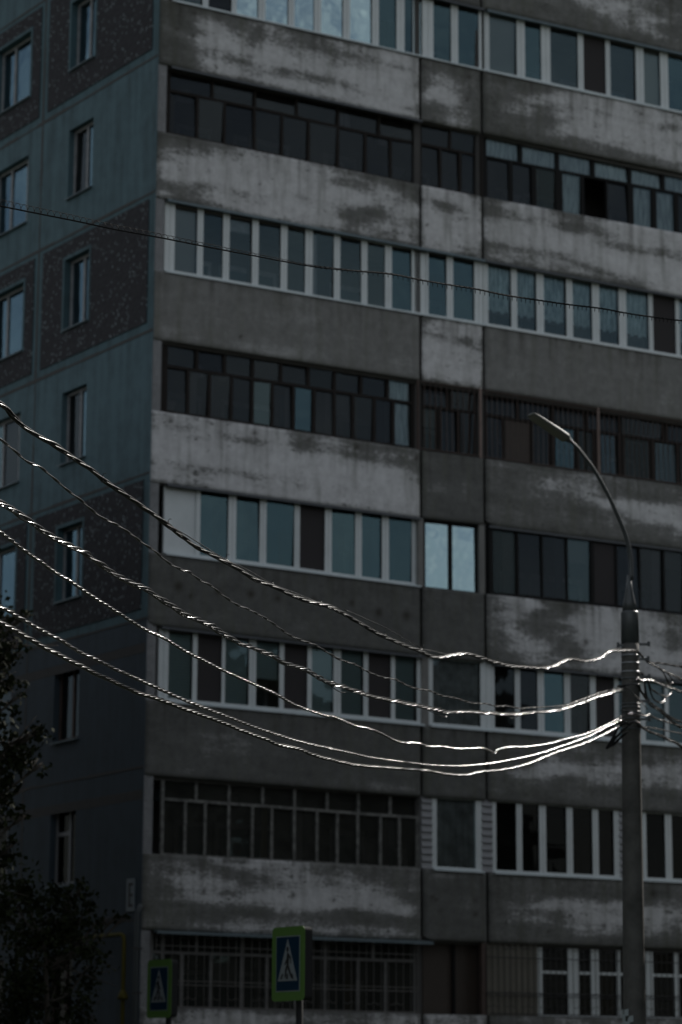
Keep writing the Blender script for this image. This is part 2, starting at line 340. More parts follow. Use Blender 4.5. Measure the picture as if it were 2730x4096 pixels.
def panel(k,bay,u0=None,u1=None,rows=None,z0f=None,z1f=None,name='balcony_panel'):
    a,b=BAYS[bay] if u0 is None else (u0,u1)
    a+= .045 if bay!='A' else .02; b-=.03
    zb=z0f or ZB[k]; zt=z1f or ZT[k]; rows=rows or PAINT.get((k,bay),["3333"])
    nu=max(6,int((b-a)/.055)); nz=26; mb=MB(FA); pt=[]; stn=[]
    cut=.0
    spots=[(*onA(x,y),r) for x,y,r in SPOT.get((k,bay),[])]
    drips=[(rng.uniform(a,b),rng.uniform(.02,.06),rng.uniform(.25,1.2),rng.uniform(.15,.6)) for _ in range(int((b-a)*5))]+([(onA(2197,1480)[0],.03,.75,.7)] if (k,bay)==(4,'C') else [])
    vis_w=(5.3 if bay=='C' else b-a)
    zba,zbb,zta,ztb=zb(a),zb(b),zt(a),zt(b)
    ch=.16 if (k,bay) in ((0,'B'),(3,'C'),(2,'A')) else .025
    for j in range(nz+1):
        for i in range(nu+1):
            fu=i/nu; fz=j/nz; u=a+(b-a)*fu; lo=zba+(zbb-zba)*fu; hi=zta+(ztb-zta)*fu
            z=lo+(hi-lo)*fz
            # chipped lower left corner, softly worn edges
            dx=u-a; 
            if dx<ch: z=max(z,lo+(ch-dx)*(.6))
            e=.004*mnoise.noise(Vector((u*6,z*6,k)))
            edge=min(u-a,b-u,z-lo+.001,hi-z+.001); v=-.012*max(0,1-edge/.05)+e*.6
            mb.v.append(FA(u,v,z))
            p=samp(rows,min(1,(u-a)/vis_w),1-fz)
            if edge<.06: p-=.10
            pt.append(p); s=0
            for su,wd_,ln,am in drips:
                if abs(u-su)<wd_*3 and hi-z<ln: s=max(s,am*math.exp(-((u-su)/wd_)**2)*(1-(hi-z)/ln))
            for su,sz,r in spots: s=max(s,math.exp(-((u-su)**2+(z-sz)**2)/(r*r*.5)))
            stn.append(min(1,s*1.0))
    mi=mb.mi(M[{(4,'A'):'concm',(4,'C'):'concm',(2,'A'):'concd',(2,'B'):'concd',(3,'B'):'concd',(0,'B'):'concd',(1,'A'):'concd',(1,'B'):'concd',(7,'B'):'concd'}.get((k,bay),'conc')])
    for j in range(nz):
        for i in range(nu):
            q=j*(nu+1)+i; mb.f.append([q,q+1,q+nu+2,q+nu+1]); mb.m.append(mi)
    # sides/back
    B0=len(mb.v); D=-.10
    ring=[i for i in range(nu+1)]+[j*(nu+1)+nu for j in range(1,nz+1)]+[nz*(nu+1)+i for i in range(nu-1,-1,-1)]+[j*(nu+1) for j in range(nz-1,0,-1)]
    for q in ring: mb.v.append(mb.v[q]+nA*D); pt.append(.15); stn.append(0)
    n=len(ring)
    for i in range(n): mb.f.append([ring[(i+1)%n],ring[i],B0+i,B0+(i+1)%n]); mb.m.append(mi)
    mb.f.append([B0+i for i in range(n)][::-1]); mb.m.append(mi)
    o=mb.build(name,bld); me=o.data
    for nm,arr in (('paint',pt),('stain',stn)):
        at=me.attributes.new(nm,'FLOAT','POINT'); at.data.foreach_set('value',arr)
    for p_ in me.polygons: p_.use_smooth=len(p_.vertices)==4
    return o
for k in range(-1,9):
    for bay in 'ABC':
        if k==-1: panel(k,bay,z0f=lambda u:.9)
        else: panel(k,bay)
    # next bays along the front, outside the frame
    panel(k,'X',J3,J3+6,PAINT.get((k,'A')),z0f=(lambda u:.9) if k==-1 else None); panel(k,'X',J3+6,J3+7.5,PAINT.get((k,'B')),z0f=(lambda u:.9) if k==-1 else None)
# carcass: slabs, back walls, cross walls, plinth, roof
cb=MB(FA); DEPTH=14.0; LEN=30.0
for k in range(0,10):
    z=ZO+2.8*k+ (2.8 if True else 0)-2.8
    cb=MB(FA); cb.box(.02,LEN,-1.3,-.115,z-.04,z+.12,M['slab']); cb.build('loggia_floor',bld)
cb=MB(FA)
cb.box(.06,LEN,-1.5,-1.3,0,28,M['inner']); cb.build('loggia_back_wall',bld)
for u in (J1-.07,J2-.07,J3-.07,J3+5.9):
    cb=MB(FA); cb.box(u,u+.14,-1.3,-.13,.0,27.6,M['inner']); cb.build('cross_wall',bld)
cb=MB(FA)
for k in range(-1,9):   # tiled corner pier
    zb_=ZT[k-1](0)-.05 if k>=0 else .2; zt_=ZB[k](0)+.0 if k>=0 else ZB[-1](0)
    cb.box(.012,.215,-1.3,-.03,ZO+2.8*k if k>=0 else 0,ZO+2.8*k+2.8-.001 if k>=0 else ZO,M['tile'])
cb.build('corner_pier',bld)
cb=MB(FA); cb.box(.0,LEN,-.25,-.11,0,1.0,M['conc2']); cb.build('plinth',bld)
# doors and windows at the back of the loggias
cb=MB(FA)
for k in range(0,9):
    z=ZO+2.8*k+.12
    for u,wd,h,s in ((1.2,.8,2.05,0),(2.1,1.3,1.3,.75),(4.6,.8,2.05,0),(6.4,.75,2.05,0),(8.6,.8,2.05,0),(9.5,1.4,1.3,.75),(11.6,.8,2.05,0)):
        u+=rng.uniform(-.3,.3)
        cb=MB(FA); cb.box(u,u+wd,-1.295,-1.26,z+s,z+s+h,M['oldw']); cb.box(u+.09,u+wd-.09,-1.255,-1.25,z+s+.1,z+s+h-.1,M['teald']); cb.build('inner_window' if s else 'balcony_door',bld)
# ------------------------------------------------------------------ glazing
KIND={'x':('gx',None),'z':('gz',None),'d':('g',None),'k':('gd',None),'s':('gs','teald'),'t':('gt','teald'),'b':('g','blind'),'n':(None,'net'),'l':('g','lace'),'c':('g','drape'),
'v':('g','vblind'),'V':('g','vblind'),'w':(None,'plast'),'o':(None,None),'B':('gb','teald'),'y':('gd','yel'),'h':('g','sheer'),'q':(None,'door'),'m':('gt',None)}
def seg_u(panes,yr,V): 
    out=[]
    for a,b,c in panes:
        y=yr(a) if callable(yr) else yr
        out.append((onA(a,y,V)[0],onA(b,yr(b) if callable(yr) else yr,V)[0],c))
    return out
def glazing(k,u0,u1,levels,fm,V=-.10,topb=.05,botb=.085,name='loggia_window',sill=None,flash=None,label=None,D=.07,split=False,zt_gap=.0):
    """levels: list of (f0,f1,panes[(u0,u1,kind)]) from bottom to top, f = fraction of opening height"""
    zlo=lambda u:ZT[k-1](u); zhi=lambda u:ZB[k](u)+.04-zt_gap
    fr=MB(FA); panes_=[]; curts_=[]; extras=[]
    Z=lambda u,f:zlo(u)+(zhi(u)-zlo(u))*f
    for li,(f0,f1,panes) in enumerate(levels):
        panes=sorted(panes); last=len(levels)-1
        tb=topb if li==last else .028; bb=botb if li==0 else .028
        edges=[u0]
        for a,b,c in panes: edges+=[a,b]
        edges.append(u1)
        for i in range(0,len(edges),2):
            a,b=edges[i],edges[i+1]
            if b-a<.004: continue
            segs=[(a,b)]
            if split and b-a>.10: m_=(a+b)/2; segs=[(a,m_-.005),(m_+.005,b)]; fr.slab([(m_-.005,Z(m_,f0)),(m_+.005,Z(m_,f0)),(m_+.005,Z(m_,f1)),(m_-.005,Z(m_,f1))],V-.05,V-.015,fm)
            for a2,b2 in segs:
                fr.slab([(a2,Z(a2,f0)),(b2,Z(b2,f0)),(b2,Z(b2,f1)),(a2,Z(a2,f1))],V-D,V,fm)
        for a,b,c in panes:
            fr.slab([(a,Z(a,f0)),(b,Z(b,f0)),(b,Z(b,f0)+bb),(a,Z(a,f0)+bb)],V-D,V-.002,fm)
            fr.slab([(a,Z(a,f1)-tb),(b,Z(b,f1)-tb),(b,Z(b,f1)),(a,Z(a,f1))],V-D,V-.002,fm)
            gm,bk=KIND[c]
            if c=='d': gm=['g','g','gt','gd','g'][rng.integers(5)]
            if c=='k': gm=['gd','gd','gx','g'][rng.integers(4)]
            if fm in (M['brown'],M['black']) and c in 'dkm': gm=['gd','gd','gx','gd','g'][rng.integers(5)] if c!='k' else 'gd'
            z0a,z0b,z1a,z1b=Z(a,f0)+bb,Z(b,f0)+bb,Z(a,f1)-tb,Z(b,f1)-tb
            if split and c!='w':   # dark rubber gasket and slim sash rim
                for q in ((a,a+.012),(b-.012,b)):
                    fr.slab([(q[0],Z(q[0],f0)+bb),(q[1],Z(q[1],f0)+bb),(q[1],Z(q[1],f1)-tb),(q[0],Z(q[0],f1)-tb)],V-.05,V-.022,M['black'])
            tl=float(np.clip(rng.normal(0,.011),-.02,.02)) ; tw=float(np.clip(rng.normal(0,.006),-.01,.01))
            if c in 'sB': tl=-abs(tl)*.4
            if gm:
                pn=MB(FA); panes_.append(pn); vv=V-.035
                pn.quad([(a,vv-tl-tw,z0a),(b,vv-tl+tw,z0b),(b,vv+tl+tw,z1b),(a,vv+tl-tw,z1a)],M[gm])
            if c in 'dkmtx' and rng.random()<.62:
                q=MB(FA); vb=V-.12; mm_=M[['drape','blind','inner','conc2','oldw','teald','door','yel','siding'][rng.integers(9)]]; kd=rng.integers(4); ww=b-a; hh=z1a-z0a
                if kd==0: f_=rng.uniform(.2,.55); s0=a if rng.random()<.5 else b-ww*f_; q.slab([(s0,z0a),(s0+ww*f_,z0b),(s0+ww*f_,z1b),(s0,z1a)],vb-.03,vb,mm_); nm_='curtain'
                elif kd==1: h_=rng.uniform(.15,.5)*hh; q.slab([(a,z0a),(a+ww*rng.uniform(.5,1),z0a),(a+ww*.9,z0a+h_),(a,z0a+h_)],vb-.35,vb-.2,mm_); nm_='stored_box'
                elif kd==2: h_=rng.uniform(.2,.6)*hh; q.slab([(a,z1a-h_),(b,z1b-h_),(b,z1b),(a,z1a)],vb-.02,vb,mm_); nm_='blind'
                else: s0=a+ww*rng.uniform(.1,.5); q.slab([(s0,z0a),(s0+ww*.35,z0b),(s0+ww*.35,z0a+hh*rng.uniform(.3,.8)),(s0,z0a+hh*.6)],vb-.5,vb-.4,mm_); nm_='stored_box'
                extras.append((q,nm_))
            if bk:
                ct=MB(FA); curts_.append(ct); vb=V-.03 if gm is None else V-.09
                lo=z0a; lob=z0b
                if c=='V': lo=z0a+(z1a-z0a)*.42; lob=z0b+(z1b-z0b)*.42
                if c=='l': lo=z0a+(z1a-z0a)*.20; lob=lo
                if c in 'lch' :
                    n=22; 
                    for i in range(n):
                        p0=i/n;p1=(i+1)/n; A_=a+(b-a)*p0;B_=a+(b-a)*p1
                        w0=.018*math.sin(p0*38+k);w1=.018*math.sin(p1*38+k)
                        h0=lo+(z0b-z0a)*p0+(abs(math.sin(p0*9))*.06 if c=='l' else 0);h1=lo+(z0b-z0a)*p1+(abs(math.sin(p1*9))*.06 if c=='l' else 0)
                        ct.quad([(A_,vb+w0,h0),(B_,vb+w1,h1),(B_,vb+w1,z1a+(z1b-z1a)*p1),(A_,vb+w0,z1a+(z1b-z1a)*p0)],M[bk])
                elif c in 'tsmB': 
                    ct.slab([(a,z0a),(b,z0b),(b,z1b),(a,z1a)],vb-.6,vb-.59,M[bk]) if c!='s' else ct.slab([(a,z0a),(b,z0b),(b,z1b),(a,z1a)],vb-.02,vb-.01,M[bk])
                elif c=='q' or c=='w': ct.slab([(a,z0a),(b,z0b),(b,z1b),(a,z1a)],vb-.02,vb,M[bk])
                else: ct.slab([(a,lo),(b,lob),(b,z1b),(a,z1a)],vb-.012,vb,M[bk])
    o=fr.build(name,bld)
    if label: o['label']=label
    for q,nm_ in extras: q.build(nm_,o)
    for q in panes_: q.build('pane',o)
    for q in curts_: q.build({'plast':'blank_panel','door':'board','net':'insect_net','teald':'room_interior'}.get(next((kk for kk in ('plast','door','net','teald') if M[kk]==q.mats[0]),''),'blind' if q.mats[0] in (M['blind'],M['vblind']) else 'curtain'),o)
    if sill:
        s=MB(FA); s.hexa([(u0,-.10,zlo(u0)+.012),(u1,-.10,zlo(u1)+.012),(u1,-.10,zlo(u1)+.045),(u0,-.10,zlo(u0)+.045),(u0,.035,zlo(u0)-.022),(u1,.035,zlo(u1)-.022),(u1,.035,zlo(u1)+.010),(u0,.035,zlo(u0)+.010)],sill); s.build('sill',o)
    if flash:
        zz=lambda u:ZB[k](u)
        s=MB(FA); s.hexa([(u0,-.09,zz(u0)-.035),(u1,-.09,zz(u1)-.035),(u1,-.09,zz(u1)+.004),(u0,-.09,zz(u0)+.004),(u0,.03,zz(u0)-.055),(u1,.03,zz(u1)-.055),(u1,.03,zz(u1)-.008),(u0,.03,zz(u0)-.008)],flash); s.build('flashing',o)
    return o
def UL(yl,yr_):   # linear row mid line in the photo
    return lambda x: yl+(yr_-yl)*(x-620)/(2730-620)
def GZ(k,xs,xe,panes,fm,mid,**kw):
    V=kw.get('V',-.10); y=UL(*mid); uu=seg_u(panes,y,V)
    return glazing(k,onA(xs,y(xs),V)[0],onA(xe,y(xe),V)[0],[(0,1,uu)],fm,**kw)
def GZ2(k,xs,xe,lower,upper,fm,mid,f=.66,**kw):
    V=kw.get('V',-.10); y=UL(*mid); a=seg_u(lower,y,V); b=seg_u(upper,y,V)
    return glazing(k,onA(xs,y(xs),V)[0],onA(xe,y(xe),V)[0],[(0,f,a),(f,1,b)],fm,**kw)
W=M['plast']; kw=dict(split=True)
def cuts(xs,kinds,g=10):
    """glazing bars centred on xs (width g px) -> panes between"""
    gg=g if isinstance(g,(list,tuple)) else [g]*len(xs)
    return [(xs[i]+gg[i]/2,xs[i+1]-gg[i+1]/2,kinds[i]) for i in range(len(xs)-1)]
# row under the topmost panels
GZ(7,676,1911,[(688,795,'d'),(817,911,'k'),(929,1018,'s'),(1045,1138,'s'),(1161,1241,'s'),(1268,1357,'s'),(1384,1473,'s'),(1499,1571,'t'),(1602,1637,'t'),(1639,1674,'s'),(1718,1790,'d'),(1817,1901,'m')],W,(-120,330),sill=M['sill'],flash=M['flashd'],**kw)
GZ(7,1924,2860,[(1942,2053,'b'),(2085,2151,'d'),(2187,2299,'d'),(2320,2410,'n'),(2427,2531,'d'),(2562,2629,'b'),(2660,2760,'d'),(2790,2850,'d')],W,(-120,330),sill=M['sill'],flash=M['flash'],label='white framed loggia window with a beige blind at its left end',**kw)
# dark wooden row
GZ2(6,655,1660,cuts([662,777,886,1006,1116,1223,1340,1450,1551,1660],'kkkkkkkkd'),cuts([662,836,1006,1174,1340,1504,1660],'kkkkkk'),M['brown'],(400,790),V=-.16,flash=M['flashd'])
GZ2(6,1664,1911,cuts([1670,1750,1830,1908],'kdm'),cuts([1670,1790,1908],'kk'),M['brown'],(400,790),V=-.16)
GZ2(6,1920,2860,[(1938,2024,'d'),(2040,2116,'d'),(2134,2212,'d'),(2240,2314,'c'),(2327,2414,'o'),(2420,2502,'d'),(2524,2598,'c'),(2616,2688,'c'),(2704,2790,'d')],cuts([1928,2073,2221,2364,2511,2645,2800],'cccccc',14),M['black'],(400,790),V=-.14,botb=.03,label='black framed loggia window with curtains and one open sash')
# white row
GZ(5,649,1924,[(690,781,'b'),(804,884,'d'),(909,1001,'d'),(1026,1116,'d'),(1141,1214,'d'),(1243,1329,'d'),(1353,1439,'d'),(1462,1534,'d'),(1560,1641,'m'),(1645,1701,'w'),(1707,1781,'d'),(1806,1892,'m')],W,(940,1285),sill=M['sill'],flash=M['flash'],**kw)
GZ(5,1927,2860,[(1946,2040,'l'),(2062,2141,'l'),(2169,2261,'l'),(2285,2364,'l'),(2392,2471,'l'),(2500,2591,'l'),(2607,2699,'n'),(2714,2790,'l'),(2800,2850,'d')],W,(940,1285),sill=M['plast'],flash=M['flashd'],label='white framed loggia window hung with scalloped lace curtains',**kw)
# brown row
GZ2(4,641,1672,cuts([660,749,835,923,1007,1087,1172,1254,1335,1410,1495,1571,1650],'kkkddmtddkmc',12),cuts([660,783,894,1007,1120,1230,1335,1442,1549,1650],'kkkkkkkkc',12),M['brown'],(1510,1760),V=-.15)
GZ2(4,1674,1922,cuts([1682,1755,1835,1915],'ddd',14),cuts([1682,1795,1915],'kk',14),M['brown'],(1510,1760),V=-.2)
GZ2(4,1924,2860,[(1945,2012,'m'),(2018,2122,'q'),(2130,2200,'m'),(2218,2300,'t'),(2312,2375,'m'),(2400,2470,'d'),(2496,2600,'d'),(2620,2705,'d'),(2720,2800,'d')],cuts([1935,2070,2209,2345,2482,2660,2800],'kkkkkk',14),M['brown'],(1510,1760),V=-.2,label='brown framed loggia window with a board door behind bars')
# white / mirror / sliding row
GZ(3,657,1674,[(662,785,'w'),(802,915,'t'),(946,1041,'t'),(1067,1180,'t'),(1201,1302,'n'),(1329,1424,'t'),(1449,1531,'t'),(1558,1651,'t')],W,(2070,2300),sill=M['sill'],flash=M['flashd'],label='white framed loggia window with one blank white panel at its left end',**kw)
GZ(3,1696,1919,[(1704,1800,'s'),(1812,1910,'s')],M['black'],(2070,2300),V=-.09,topb=.1,botb=.03,label='two mirror-bright panes in a thin black frame')
GZ(3,1958,2860,[(1975,2069,'d'),(2078,2169,'k'),(2176,2269,'m'),(2275,2366,'d'),(2380,2466,'n'),(2474,2560,'d'),(2567,2656,'d'),(2664,2740,'k'),(2748,2840,'d')],M['black'],(2070,2300),V=-.02,topb=.12,botb=.05,flash=M['flashd'],label='black sliding loggia window with flower pots inside')
# blinds row
GZ(2,640,1693,[(680,777,'v'),(795,894,'n'),(907,1003,'v'),(1031,1125,'V'),(1143,1237,'n'),(1254,1342,'v'),(1371,1462,'v'),(1480,1572,'n'),(1588,1676,'v')],W,(2660,2840),sill=M['sill'],flash=M['flashd'],label='grey framed loggia window with pale green slatted blinds',**kw)
GZ(2,1722,1975,[(1739,1930,'h')],W,(2660,2840),sill=M['sill'],label='single wide pane with a sheer patterned curtain',**kw)
GZ(2,1976,2860,[(1986,2069,'d'),(2089,2160,'d'),(2185,2267,'d'),(2290,2370,'d'),(2392,2468,'n'),(2484,2560,'d'),(2590,2669,'d'),(2684,2790,'d')],W,(2660,2840),sill=M['sill'],flash=M['flashd'],**kw)
# flaking wood row
GZ2(1,655,1700,cuts([662,753,833,927,1022,1100,1190,1281,1362,1444,1535,1611,1682],'xxxxxxxxxxxx',11),cuts([662,795,927,1062,1190,1321,1446,1574,1690],'xxxxxxxx',11),M['old'],(3272,3385),f=.70,V=-.12,botb=.04,label='old loggia window in flaking white wood')
GZ(1,1741,1941,[(1760,1917,'h')],W,(3272,3385),sill=M['sill'],botb=.07,label='single white framed window between strips of grey siding',V=-.06)
GZ(1,1983,2492,[(1998,2080,'z'),(2102,2171,'z'),(2198,2281,'z'),(2305,2385,'z'),(2408,2471,'z')],W,(3272,3385),sill=M['sill'],botb=.07,V=-.06,**kw)
GZ(1,2572,2960,[(2600,2676,'z'),(2702,2780,'z'),(2805,2900,'z')],W,(3272,3385),sill=M['sill'],botb=.07,V=-.06,**kw)
for xa,xb in ((1700,1742),(1941,1983),(2492,2572)):
    sd_=MB(FA)
    y=UL(3272,3385); ua,ub=onA(xa,y(xa),-.05)[0],onA(xb,y(xb),-.05)[0]
    z0=ZT[0](ua);z1=ZB[1](ua)+.03; n=10
    for i in range(n):
        a=z0+(z1-z0)*i/n; b=z0+(z1-z0)*(i+1)/n
        sd_.hexa([(ua,-.12,a),(ub,-.12,a),(ub,-.12,b),(ua,-.12,b),(ua,-.035,a+.012),(ub,-.035,a+.012),(ub,-.075,b),(ua,-.075,b)],M['siding'])
    sd_.build('siding_strip',bld)
# concrete / rust posts standing between the glazed bays
ps=MB(FA)
for k,xs,xe,y,m_,v1 in ((3,1675,1696,2200,'conc2',-.03),(3,1920,1942,2200,'conc2',-.03),(3,1943,1958,2200,'black',-.06),(2,1694,1722,2745,'conc2',-.07),(4,1668,1674,1700,'rustd',-.01),(4,1917,1925,1700,'rust',0.0),(4,2392,2399,1790,'rust',0.0),(6,1911,1920,600,'brown',-.1),(4,641,650,1560,'brown',-.12)):
    a,b=onA(xs,y,v1)[0],onA(xe,y,v1)[0]; ps=MB(FA); ps.slab([(a,ZT[k-1](a)),(b,ZT[k-1](b)),(b,ZB[k](b)),(a,ZB[k](a))],-.16 if 'rust' not in m_ else v1-.035,v1+.001*k,M[m_]); ps.build('loggia_post',bld)
# grilles
def grille(k,xs,xe,y,sp,m_,v=.02,r=.007,hz=(.12,.5,.88),orn=False,name='window_grille'):
    a,b=onA(xs,y,v)[0],onA(xe,y,v)[0]; g=MB(FA); n=int((b-a)/sp)
    zl=ZT[k-1];zh=ZB[k]
    for i in range(n+1):
        u=a+(b-a)*i/n; g.tube([(u,v,zl(u)+.01),(u,v,zh(u)-.02)],r,m_,5)
    for h in hz:
        g.tube([(a,v+r,zl(a)+(zh(a)-zl(a))*h),(b,v+r,zl(b)+(zh(b)-zl(b))*h)],r*1.3,m_,5)
    if orn:
        for h in (.92,.12,.30):
            for i in range(0,n-1,3):
                u=a+(b-a)*(i+1)/n; z=zl(u)+(zh(u)-zl(u))*h
                for s in (-1,1): g.tube([(u+s*.01,v+.012,z+.04),(u+s*.05,v+.012,z),(u+s*.11,v+.012,z-.01),(u+s*.15,v+.012,z+.015)],r*.8,m_,4)
    return g.build(name,bld)
grille(4,1674,1918,1700,.13,M['rustd'],0.0,.008,(.02,.98))
grille(4,1926,2392,1740,.125,M['rustd'],0.0,.008,(.02,.98)); grille(4,2400,2860,1820,.125,M['rustd'],0.0,.008,(.02,.98))
# ---------------- ground floor
MID=(3885,3915)
GZ2(0,612,1690,cuts([622,665,745,860,984,1085,1200,1318,1450,1560,1678],'xxxxxxxxxx',12),cuts([622,665,802,984,1150,1318,1510,1678],'xxxxxxx',12),M['oldd'],MID,f=.70,V=-.14,botb=.03,label='ground floor loggia window in pale wood behind a grille')
grille(0,640,1690,3900,.16,M['grillep'],.05,.005,(.02,.3,.35,.8),True)
aw=MB(FA); a,b=onA(640,3735,.1)[0],onA(1745,3770,.1)[0]
aw.hexa([(a,-.05,ZB[0](a)-.02),(b,-.05,ZB[0](b)-.02),(b,-.05,ZB[0](b)-.002),(a,-.05,ZB[0](a)-.002),(a,.16,ZB[0](a)-.075),(b,.16,ZB[0](b)-.085),(b,.16,ZB[0](b)-.03),(a,.16,ZB[0](a)-.03)],M['flash'])
aw.build('drip_awning',bld)
gb=MB(FA); a,b=onA(1708,3900,-.25)[0],onA(1948,3900,-.25)[0]; z0,z1=ZT[-1](a),ZB[0](a)
m_=(a+b)/2
gb.box(a,m_-.03,-.3,-.25,z0,z1,M['door']); gb.build('brown_infill_board',bld); gb=MB(FA); gb.box(m_+.03,b,-.3,-.24,z0,z1,M['door']); gb.build('brown_infill_board',bld); gb=MB(FA); gb.box(m_-.03,m_+.03,-.34,-.2,z0,z1,M['black']); gb.build('post',bld)
gb=MB(FA); a,b=onA(1946,3900,-.02)[0],onA(1962,3900,-.02)[0]; gb.box(a,b,-.12,-.02,z0,z1,M['rustd']); gb.build('post',bld)
gb=MB(FA); a,b=onA(1965,3900,-.1)[0],onA(2166,3900,-.1)[0]; n=36
for i in range(n):
    u=a+(b-a)*i/n;u2=a+(b-a)*(i+1)/n; f0=.022*math.cos(i*2*math.pi/4.5);f1=.022*math.cos((i+1)*2*math.pi/4.5)
    gb.quad([(u,-.1+f0,z0),(u2,-.1+f1,z0),(u2,-.1+f1,ZB[0](u2)),(u,-.1+f0,ZB[0](u))],M['corr'])
gb.build('corrugated_sheet',bld,True)
GZ2(0,2166,2860,[(2188,2290,'z'),(2336,2384,'z'),(2415,2488,'z'),(2500,2560,'z'),(2575,2602,'z'),(2632,2718,'z'),(2735,2800,'z')],[(2188,2290,'z'),(2336,2384,'z'),(2415,2488,'z'),(2500,2560,'z'),(2575,2602,'z'),(2632,2718,'z'),(2735,2800,'z')],M['plast'],MID,f=.60,V=-.12,botb=.03,label='ground floor white window behind a dark grille')
grille(0,1966,2860,3905,.135,M['grille'],.0,.0075,(.02,.27,.31,.80),True)
# ------------------------------------------------------------------ turquoise end wall (B)
LB={k:ZO+2.8+2.8*k+.199 for k in range(-1,9)}
WC2=(2.515,3.52); WC1=(5.27,6.85); SEAM=4.67; BEND=9.4
wall=MB(FB); agg=MB(FB); jn=MB(FB)
def zrow(k): return LB[k]+.80, LB[k]+2.27
def holed(mb,w0,w1,z0,z1,hole,v0,v1,m_):
    a,b,c,d=hole
    if w0==0 and v0<-.1: mb.box(0,.45,-.012,v1,z0,z1,m_); mb.box(.45,a,v0,v1,z0,z1,m_)
    else: mb.box(w0,a,v0,v1,z0,z1,m_)
    mb.box(b,w1,v0,v1,z0,z1,m_); mb.box(a,b,v0,v1,z0,c,m_); mb.box(a,b,v0,v1,d,z1,m_)
for k in range(-1,8):
    z0,z1=LB[k],LB[k]+2.8; zb_,zt_=zrow(k); mm=M['teal'] if k>=2 else M['low']
    if k in (2,4,6): mm=M['band']
    for w0,w1,h in ((.0,SEAM,WC2),(SEAM,BEND,WC1)):
        wall=MB(FB); holed(wall,w0,w1,z0,z1,(h[0],h[1],zb_,zt_),-.35,0,mm)
        if k in (2,4,6):
            agg=MB(FB); holed(agg,w0+.17+(.05 if w0==0 else 0),w1-.20,z0+.17,z1-.14,(h[0]-.07,h[1]+.07,zb_-.06,zt_+.07),.001,.018,M['agg'])
            holed(wall,h[0]-.07,h[1]+.07,zb_-.06,zt_+.07,(h[0],h[1],zb_,zt_),.001,.026,M['band']); agg.build('pebbledash_panel',bld)
        wall.build('end_wall_panel',bld)
    # joint strips: uneven mastic with gaps
    u=0; jn=MB(FB)
    while u<BEND:
        l=rng.uniform(.5,1.6); hh=rng.uniform(.025,.055)
        jn.box(u,min(u+l,BEND),.001,.006+.001*rng.random(),z0-.035-hh*.3,z0-.035+hh,M['joint'])
        u+=l
    jn.build('panel_joint',bld); jn=MB(FB); z=z0
    while z<z1:
        l=rng.uniform(.4,1.1); hh=rng.uniform(.02,.04); jn.box(SEAM-hh,SEAM+hh,.001,.004,z,min(z+l,z1),M['joint']); z+=l
    jn.build('panel_joint',bld)
# dark band above the lower storeys
for k,dz in ((2,-.55),(1,-.5)): jn=MB(FB); jn.box(.03,BEND,.001,.0035,LB[k]+dz-.12,LB[k]+dz+.06,M['joint']); jn.build('dark_band',bld)
wall=MB(FB); wall.box(0,BEND,-.012,0,0,LB[-1],M['low']); wall.box(0,BEND,-.012,0,LB[8],28.4,M['teal'])
wall.build('end_wall_panel',bld)
bk=MB(FB)
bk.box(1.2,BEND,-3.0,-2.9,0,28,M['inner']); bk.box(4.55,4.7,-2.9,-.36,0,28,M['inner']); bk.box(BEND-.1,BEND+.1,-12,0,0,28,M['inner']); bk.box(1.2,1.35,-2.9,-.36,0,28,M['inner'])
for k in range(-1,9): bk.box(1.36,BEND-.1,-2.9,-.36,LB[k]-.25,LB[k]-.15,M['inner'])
bk.build('room_partition',bld)
def bwin(k,h,kinds,fm,label=None,split=(.45,),crank=False):
    zb_,zt_=zrow(k); fr=MB(FB); pl=[]; cl_=[]; V=-.13; a,b=h
    xs=[a]+[a+(b-a)*s for s in split]+[b]
    t=.055
    for i in range(len(xs)): 
        x=xs[i]; x0_=x if i==0 else (x-t if i==len(xs)-1 else x-t*.6); x1_=x+t if i==0 else (x if i==len(xs)-1 else x+t*.6)
        fr.box(x0_,x1_,V-.06,V,zb_,zt_,fm)
    for i in range(len(xs)-1):
        p=xs[i]+(t if i==0 else t*.6); q=xs[i+1]-(t if i==len(xs)-2 else t*.6)
        fr.box(p,q,V-.06,V-.002,zb_,zb_+t,fm); fr.box(p,q,V-.06,V-.002,zt_-t,zt_,fm)
        c=kinds[i]; gm,bk_=KIND[c]
        if crank and i==len(xs)-2: fr.box(p,q,V-.06,V-.003,zt_-.52,zt_-.44,fm)
        tl=rng.normal(0,.004)
        pn=MB(FB); ct=MB(FB)
        if gm: pl.append(pn); pn.quad([(p,V-.03-tl,zb_+t),(q,V-.03-tl,zb_+t),(q,V-.03+tl,zt_-t),(p,V-.03+tl,zt_-t)],M[gm])
        if bk_: cl_.append(ct); ct.box(p,q,V-.13,V-.12,zb_+t,zt_-t,M[bk_])
    o=fr.build('window',bld)
    if label:o['label']=label
    for q_ in pl: q_.build('pane',o)
    for q_ in cl_: q_.build('curtain',o)
    s=MB(FB); s.hexa([(a-.02,-.12,zb_-.002),(b+.02,-.12,zb_-.002),(b+.02,-.12,zb_+.02),(a-.02,-.12,zb_+.02),(a-.02,.07,zb_-.05),(b+.02,.07,zb_-.05),(b+.02,.07,zb_-.03),(a-.02,.07,zb_-.03)],M['flash']); s.build('sill',o)
bwin(7,WC2,'BB',M['oldw']); bwin(6,WC2,'BB',M['oldw']); bwin(5,WC2,'Bk',M['oldw']); bwin(4,WC2,'BB',M['oldw']); bwin(3,WC2,'Bk',M['oldw'])
bwin(2,WC2,'BB',M['oldw']); bwin(1,WC2,'yy',M['rustd'],'dark framed window with ochre curtains'); bwin(0,WC2,'zz',M['siding'],'grey framed window with a small hinged vent pane',crank=True); bwin(-1,WC2,'zz',M['rustd'])
